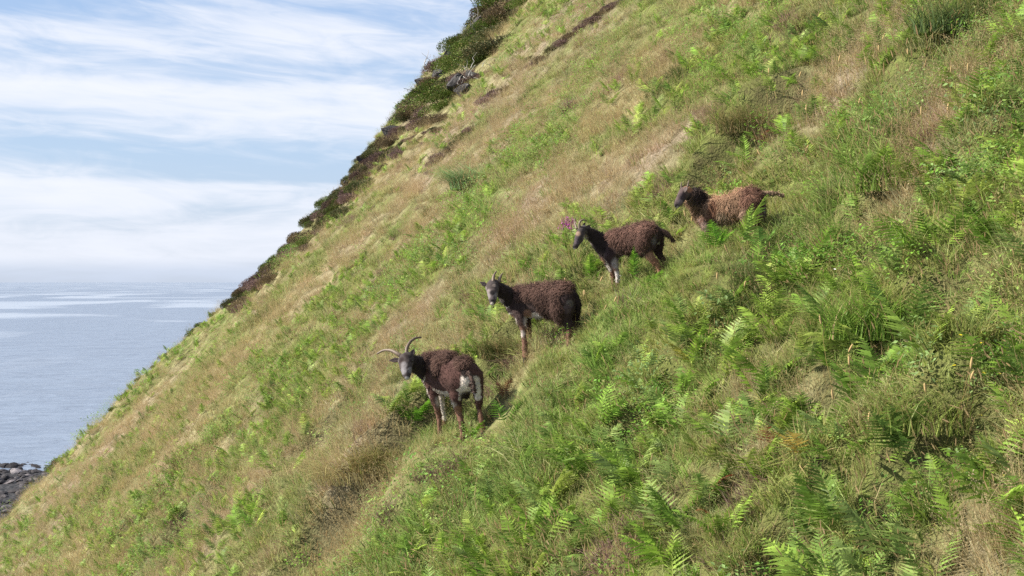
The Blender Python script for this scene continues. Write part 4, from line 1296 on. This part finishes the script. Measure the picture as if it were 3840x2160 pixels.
def sheep_a():      # big horned ewe, rump to the camera, looking back
    s = Sheep(0, (1380, 1220), 3.15, 'big dark sheep with long curved horns looking back, lowest of the line', (.060, .030, .025))
    s.limb('torso', [(775, 565, .36), (880, 580, .22), (1010, 610, .02), (1110, 610, -.12), (1195, 600, -.22)], [170, 205, 215, 190, 150], [190, 225, 235, 215, 170], 16)
    s.limb('neck', [(800, 560, .34), (690, 520, .27), (590, 470, .16), (500, 430, .04)], [150, 125, 105, 92], [175, 140, 112, 88], 12)
    s.limb('head', [(470, 375, .05), (445, 420, -.04), (448, 500, -.11), (458, 575, -.18), (462, 608, -.20)], [80, 96, 74, 54, 40], [70, 82, 74, 56, 40], 14)
    s.limb('thigh', [(1110, 600, -.10), (1060, 720, -.12), (1045, 850, -.14)], [120, 110, 75], [140, 120, 85], 8)
    s.limb('thigh', [(1250, 600, -.25), (1285, 720, -.24), (1305, 850, -.22)], [95, 74, 50], [120, 88, 58], 8)
    s.limb('leg', [(1045, 850, -.14), (1060, 960, -.10), (1072, 1030, -.08), (1102, 1160, -.12), (1122, 1300, -.15)], [70, 52, 40, 30, 36], [70, 54, 42, 32, 38], 14, ground=True)
    s.limb('leg', [(1310, 850, -.22), (1310, 940, -.17), (1312, 985, -.15), (1335, 1110, -.19), (1358, 1240, -.22)], [56, 42, 34, 27, 33], [56, 44, 36, 28, 34], 14, ground=True)
    s.limb('leg', [(760, 690, .26), (775, 820, .22), (812, 960, .22), (838, 1090, .24), (852, 1220, .22)], [90, 62, 42, 31, 34], [95, 64, 44, 32, 36], 14, ground=True)
    s.limb('leg', [(850, 780, .48), (868, 900, .46), (888, 1000, .46), (902, 1080, .48), (908, 1190, .48)], [62, 42, 32, 27, 30], [62, 44, 34, 28, 32], 14, ground=True)
    s.limb('udder', [(1150, 790, -.02), (1160, 830, -.04)], [60, 45], [60, 45], 5)
    tail = [(1190, 560, -.36), (1235, 660, -.40), (1262, 770, -.38)]
    s.finish([(1150, 640, -.33, .065, WHITE), (1140, 690, -.30, .052, WHITE), (1125, 750, -.26, .046, WHITE), (1110, 810, -.23, .042, WHITE), (1096, 870, -.21, .034, WHITE), (1270, 650, -.33, .055, WHITE), (1280, 710, -.31, .055, (.5, .46, .42)), (1290, 780, -.29, .052, (.5, .46, .42)), (1300, 850, -.27, .042, (.45, .41, .37)),
              (900, 900, .10, .12, WHITE), (1000, 930, -.02, .10, WHITE), (585, 645, .2, .035, WHITE), (640, 715, .23, .035, WHITE), (690, 775, .25, .035, WHITE), (730, 830, .25, .035, WHITE), (860, 870, .44, .05, WHITE), (870, 925, .44, .05, WHITE), (882, 975, .44, .045, WHITE), (892, 1030, .44, .045, WHITE), (902, 1085, .45, .04, WHITE), (825, 850, .3, .05, WHITE),
              (420, 470, -.17, .045, (.13, .12, .122)), (415, 540, -.2, .045, (.18, .17, .175)), (505, 530, -.17, .04, (.16, .15, .15)), (385, 425, -.1, .022, DARK), (515, 420, -.1, .022, DARK), (470, 480, -.22, .03, BLACK), (475, 530, -.24, .024, BLACK), (455, 640, -.26, .04, (.42, .40, .39)), (448, 585, -.28, .024, BLACK),
              (340, 430, -.02, .035, (.4, .37, .36)), (390, 400, -.12, .03, DARK), (1150, 560, -.30, .06, DARK), (470, 360, -.03, .05, DARK), (1060, 1000, -.13, .06, TAN), (1165, 830, -.1, .09, (.05, .035, .03))], 1,
             fleece=[(830, 370, .22, .15, .30, .10), (760, 380, .30, .10, .26, .09), (930, 380, .1, .09, .2, .06), (830, 480, .05, .05, .14, .10), (1130, 440, -.2, .07, .14, .05)])
    s.tail(tail, [22, 18, 10], (.085, .055, .045), 3)
    V = []; Fc = []
    s.horn([(395, 365, .02), (345, 335, .03), (270, 298, .08), (185, 296, .14), (108, 335, .17)], 27, 10)
    s.horn([(455, 340, .04), (462, 265, .06), (500, 195, .12), (560, 152, .17), (628, 142, .22)], 28, 10)
    s.ear((375, 408, -.0), (243, 416, .02), 30); s.ear((505, 370, .02), (550, 272, .05), 32)
    s.eye((382, 440, -.085), 15); s.eye((520, 425, -.075), 15)


def sheep_b():      # side on, face to the camera
    s = Sheep(1, (1760, 980), 4.2625, 'dark sheep with short upright horns facing the camera, second from the left', (.036, .023, .021))
    s.limb('torso', [(760, 690, .26), (930, 665, .17), (1130, 660, .04), (1330, 640, -.08), (1490, 625, -.18), (1570, 640, -.24)], [190, 225, 235, 235, 210, 180], [210, 235, 245, 255, 250, 220], 18)
    s.limb('neck', [(780, 660, .26), (660, 590, .22), (545, 500, .12), (440, 420, .04)], [175, 150, 125, 105], [200, 165, 130, 100], 12)
    s.limb('head', [(385, 360, .05), (370, 420, -.02), (372, 520, -.09), (372, 620, -.15), (370, 665, -.17)], [95, 108, 90, 64, 48], [85, 100, 92, 68, 50], 14)
    s.limb('thigh', [(1510, 640, -.28), (1520, 780, -.30), (1530, 900, -.30)], [170, 160, 105], [200, 170, 110], 8)
    s.limb('thigh', [(1640, 650, -.14), (1660, 790, -.12), (1670, 900, -.1)], [130, 120, 90], [170, 150, 95], 8)
    s.limb('leg', [(1530, 900, -.30), (1590, 1030, -.32), (1600, 1080, -.32), (1590, 1200, -.34), (1590, 1330, -.36)], [100, 64, 50, 40, 46], [100, 66, 52, 42, 48], 14, ground=True)
    s.limb('leg', [(1670, 900, -.10), (1720, 1020, -.1), (1730, 1080, -.1), (1720, 1200, -.12), (1720, 1310, -.14)], [90, 60, 48, 40, 44], [90, 62, 50, 42, 46], 14, ground=True)
    s.limb('leg', [(800, 800, .16), (830, 930, .10), (860, 1060, .08), (870, 1180, .08), (905, 1330, .04)], [120, 84, 58, 44, 50], [125, 88, 60, 46, 52], 14, ground=True)
    s.limb('leg', [(880, 830, .36), (920, 950, .36), (945, 1070, .36), (955, 1180, .36), (965, 1300, .36)], [100, 70, 50, 42, 46], [100, 72, 52, 44, 48], 14, ground=True)
    s.finish([(320, 560, -.10, .05, (.17, .15, .145)), (430, 560, -.12, .045, (.17, .15, .145)), (330, 490, -.06, .04, (.25, .21, .2)), (365, 500, -.17, .035, BLACK), (375, 580, -.2, .035, (.06, .05, .05)), (365, 640, -.22, .03, BLACK), (360, 695, -.2, .03, WHITE), (400, 385, -.08, .02, (.2, .16, .14)),
              (280, 440, .0, .035, GREY), (760, 950, .18, .06, WHITE), (700, 900, .22, .05, TAN), (980, 960, .1, .10, WHITE), (1180, 980, -.02, .15, (.45, .41, .38)), (930, 840, .02, .06, TAN), (840, 1160, .02, .05, (.4, .34, .3)), (500, 640, .1, .04, (.25, .2, .19)),
              (1600, 680, -.38, .05, (.10, .085, .08)), (1560, 760, -.4, .06, (.07, .05, .05))], 2,
             fleece=[(1100, 430, .05, .26, .34, .13), (1300, 430, -.1, .22, .32, .16), (860, 430, .2, .12, .26, .07), (1270, 600, -.22, .13, .25, .16), (1330, 760, -.28, .11, .2, .15), (1230, 520, -.2, .14, .2, .14), (1440, 430, -.15, .08, .26, .12)])
    s.tail([(1690, 560, -.30), (1740, 680, -.30), (1740, 780, -.28)], [45, 42, 22], DARK, 5)
    s.horn([(382, 320, .0), (388, 250, .02), (405, 200, .06), (436, 158, .10)], 36, 9)
    s.horn([(478, 320, .03), (490, 265, .06), (510, 225, .09), (535, 190, .12)], 36, 9)
    s.ear((275, 385, .02), (165, 330, .02), 36, col=(.09, .07, .065)); s.ear((455, 385, .03), (575, 375, .09), 36)
    s.eye((292, 430, -.035), 17); s.eye((452, 430, -.045), 17)


def sheep_c():      # side on with swept back horns
    s = Sheep(2, (2100, 780), 4.83, 'thin dark sheep with swept back horns seen side on, third of the line', (.040, .024, .023))
    s.limb('torso', [(880, 760, .30), (1000, 690, .22), (1200, 620, .08), (1420, 560, -.06), (1600, 510, -.18), (1700, 480, -.24)], [205, 215, 205, 200, 190, 155], [255, 225, 195, 195, 205, 185], 18)
    s.limb('neck', [(900, 740, .28), (760, 640, .26), (620, 520, .22), (490, 430, .18)], [190, 150, 120, 100], [255, 185, 140, 110], 12)
    s.limb('head', [(440, 395, .18), (390, 440, .12), (340, 560, .05), (285, 680, .0), (262, 722, -.02)], [88, 92, 76, 56, 40], [100, 110, 96, 66, 44], 14)
    s.limb('thigh', [(1620, 520, -.28), (1590, 660, -.30), (1560, 780, -.30)], [150, 130, 85], [190, 170, 105], 8)
    s.limb('thigh', [(1760, 520, -.12), (1770, 650, -.1), (1770, 780, -.1)], [120, 105, 75], [160, 130, 85], 8)
    s.limb('leg', [(1560, 780, -.30), (1650, 900, -.32), (1755, 1020, -.32), (1790, 1130, -.33), (1815, 1300, -.34)], [88, 70, 52, 40, 46], [95, 72, 54, 42, 48], 14, ground=True)
    s.limb('leg', [(1770, 780, -.10), (1830, 890, -.1), (1890, 980, -.1), (1890, 1120, -.12), (1890, 1260, -.12)], [78, 58, 48, 40, 44], [78, 60, 50, 42, 46], 14, ground=True)
    s.limb('leg', [(920, 880, .14), (985, 1010, .14), (1020, 1120, .14), (1040, 1210, .14), (1045, 1340, .12)], [120, 80, 54, 42, 48], [130, 84, 56, 44, 50], 14, ground=True)
    s.limb('leg', [(860, 900, .36), (910, 1040, .36), (950, 1150, .36), (960, 1220, .36), (975, 1340, .36)], [105, 76, 54, 44, 48], [110, 80, 56, 46, 50], 14, ground=True)
    s.limb('udder', [(1450, 800, -.12), (1480, 850, -.12)], [90, 70], [80, 60], 5)
    s.finish([(1760, 470, -.42, .055, (.20, .175, .18)), (1740, 600, -.42, .06, (.15, .13, .13)), (850, 1060, .3, .035, WHITE), (890, 1120, .3, .035, WHITE), (760, 950, .3, .05, TAN), (1050, 1000, .06, .08, (.34, .29, .28)), (1040, 1200, .1, .05, (.42, .38, .35)), (1045, 1280, .1, .05, (.42, .38, .35)),
              (1150, 830, .0, .11, (.12, .08, .07)), (1650, 900, -.34, .08, TAN), (1750, 1050, -.34, .09, (.20, .10, .065)), (1500, 780, -.32, .03, (.4, .3, .2)),
              (460, 570, .1, .055, (.30, .25, .21)), (400, 650, .08, .04, (.26, .23, .22)), (330, 470, .05, .035, (.22, .15, .11)), (300, 560, .0, .03, (.05, .04, .045)), (235, 720, -.05, .03, BLACK), (265, 765, -.04, .026, WHITE), (310, 620, -.02, .028, (.09, .07, .08)), (530, 650, .22, .035, (.25, .2, .17))], 3,
             fleece=[(1300, 520, .0, .18, .40, .15), (1480, 400, -.14, .12, .34, .14), (1150, 560, .08, .12, .30, .12), (1480, 560, -.22, .07, .2, .12), (1030, 500, .2, .12, .25, .04)], wool=(.098, .054, .041))
    s.tail([(1830, 410, -.26), (1950, 480, -.26), (2045, 575, -.24)], [42, 42, 20], (.10, .06, .05), 6)
    s.horn([(300, 370, .16), (280, 310, .18), (262, 250, .20), (285, 175, .23)], 26, 9)
    s.horn([(355, 365, .10), (350, 295, .10), (375, 235, .10), (430, 215, .11), (487, 238, .13)], 31, 10)
    s.ear((470, 370, .10), (560, 300, .10), 32, (.3, -1, 0))
    s.ear((420, 320, .24), (460, 265, .27), 26, (.3, -1, 0))
    s.eye((378, 490, .055), 19); s.eye((325, 480, .18), 17)


def sheep_d():      # shaggy brown lamb
    s = Sheep(3, (2500, 650), 5.367, 'shaggy brown lamb with a full fleece and stub horns, highest of the line', (.11, .062, .045))
    s.limb('torso', [(800, 800, .26), (950, 765, .18), (1200, 725, .06), (1450, 640, -.06), (1680, 590, -.18), (1780, 585, -.22)], [190, 205, 215, 215, 200, 170], [215, 205, 200, 215, 245, 225], 18)
    s.limb('neck', [(830, 780, .26), (700, 660, .24), (580, 530, .19), (470, 420, .14)], [180, 150, 130, 110], [220, 170, 140, 115], 12)
    s.limb('head', [(410, 360, .14), (350, 400, .10), (290, 500, .04), (225, 610, -.02), (200, 650, -.03)], [112, 112, 90, 74, 58], [118, 124, 108, 84, 62], 14)
    s.limb('thigh', [(1730, 640, -.26), (1720, 800, -.28), (1700, 930, -.28)], [175, 155, 100], [220, 190, 115], 8)
    s.limb('thigh', [(1870, 640, -.10), (1880, 800, -.08), (1890, 930, -.08)], [130, 120, 85], [190, 160, 95], 8)
    s.limb('leg', [(1700, 930, -.28), (1720, 1050, -.3), (1745, 1120, -.3), (1720, 1230, -.32), (1715, 1380, -.34)], [98, 70, 58, 48, 54], [105, 74, 60, 50, 56], 14, ground=True)
    s.limb('leg', [(1890, 930, -.08), (1930, 1040, -.08), (1945, 1110, -.08), (1930, 1220, -.1), (1925, 1340, -.1)], [84, 64, 54, 46, 50], [90, 66, 56, 48, 52], 14, ground=True)
    s.limb('leg', [(770, 980, .16), (800, 1100, .14), (830, 1190, .14), (840, 1270, .13), (850, 1400, .12)], [130, 84, 60, 50, 56], [140, 88, 62, 52, 58], 14, ground=True)
    s.limb('leg', [(760, 1000, .34), (800, 1110, .34), (830, 1200, .34), (835, 1280, .34), (845, 1390, .34)], [120, 80, 58, 50, 54], [125, 84, 60, 52, 56], 14, ground=True)
    s.finish([(1940, 560, -.3, .10, (.42, .38, .36)), (1940, 760, -.26, .11, (.30, .27, .26)), (760, 1080, .1, .06, (.22, .15, .12)), (600, 900, .2, .05, (.3, .22, .18)), (300, 540, -.02, .03, (.30, .27, .28)), (330, 480, .0, .06, (.045, .032, .034)), (230, 620, -.06, .05, (.06, .045, .045)), (190, 660, -.06, .022, BLACK), (225, 700, -.05, .02, (.45, .42, .42)), (280, 590, -.04, .035, (.13, .10, .105)),
              (450, 280, .1, .06, (.26, .13, .07))], 4, hair=3500,
             fleece=[(1150, 720, .0, .30, .45, .20), (1600, 560, -.15, .13, .30, .19), (780, 760, .2, .18, .40, .22), (1690, 800, -.28, .07, .12, .15), (560, 560, .16, .10, .35, .14), (1400, 800, -.1, .2, .4, .14)], wool=(.28, .172, .106),
             shaggy=[(600, 400, .15, .10, (.045, .030, .025)), (780, 510, .18, .07, (.05, .033, .027)), (1750, 380, -.25, .13, (.14, .072, .050)), (1750, 560, -.32, .12, (.16, .085, .058)), (1150, 900, .0, .10, (.32, .23, .155)), (1350, 700, -.16, .08, (.25, .155, .10)), (1000, 700, .05, .07, (.15, .075, .045)), (850, 900, .1, .06, (.17, .09, .06)), (1600, 800, -.3, .07, (.26, .175, .12)), (700, 1000, .12, .1, (.29, .19, .135))])
    s.tail([(1930, 400, -.24), (2100, 395, -.24), (2330, 425, -.22)], [44, 40, 14], (.30, .20, .13), 7)
    s.horn([(300, 290, .14), (292, 235, .14), (300, 175, .15)], 24, 6); s.horn([(425, 260, .06), (435, 200, .06), (445, 140, .07)], 22, 6)
    s.ear((395, 270, .03), (365, 385, -.02), 42, (-.3, -1, 0), (.13, .10, .09)); s.ear((320, 300, .2), (255, 320, .22), 36, (0, -1, .3))
    s.eye((268, 480, .0), 20); s.eye((240, 470, .13), 18)


sheep_a(); sheep_b(); sheep_c(); sheep_d()
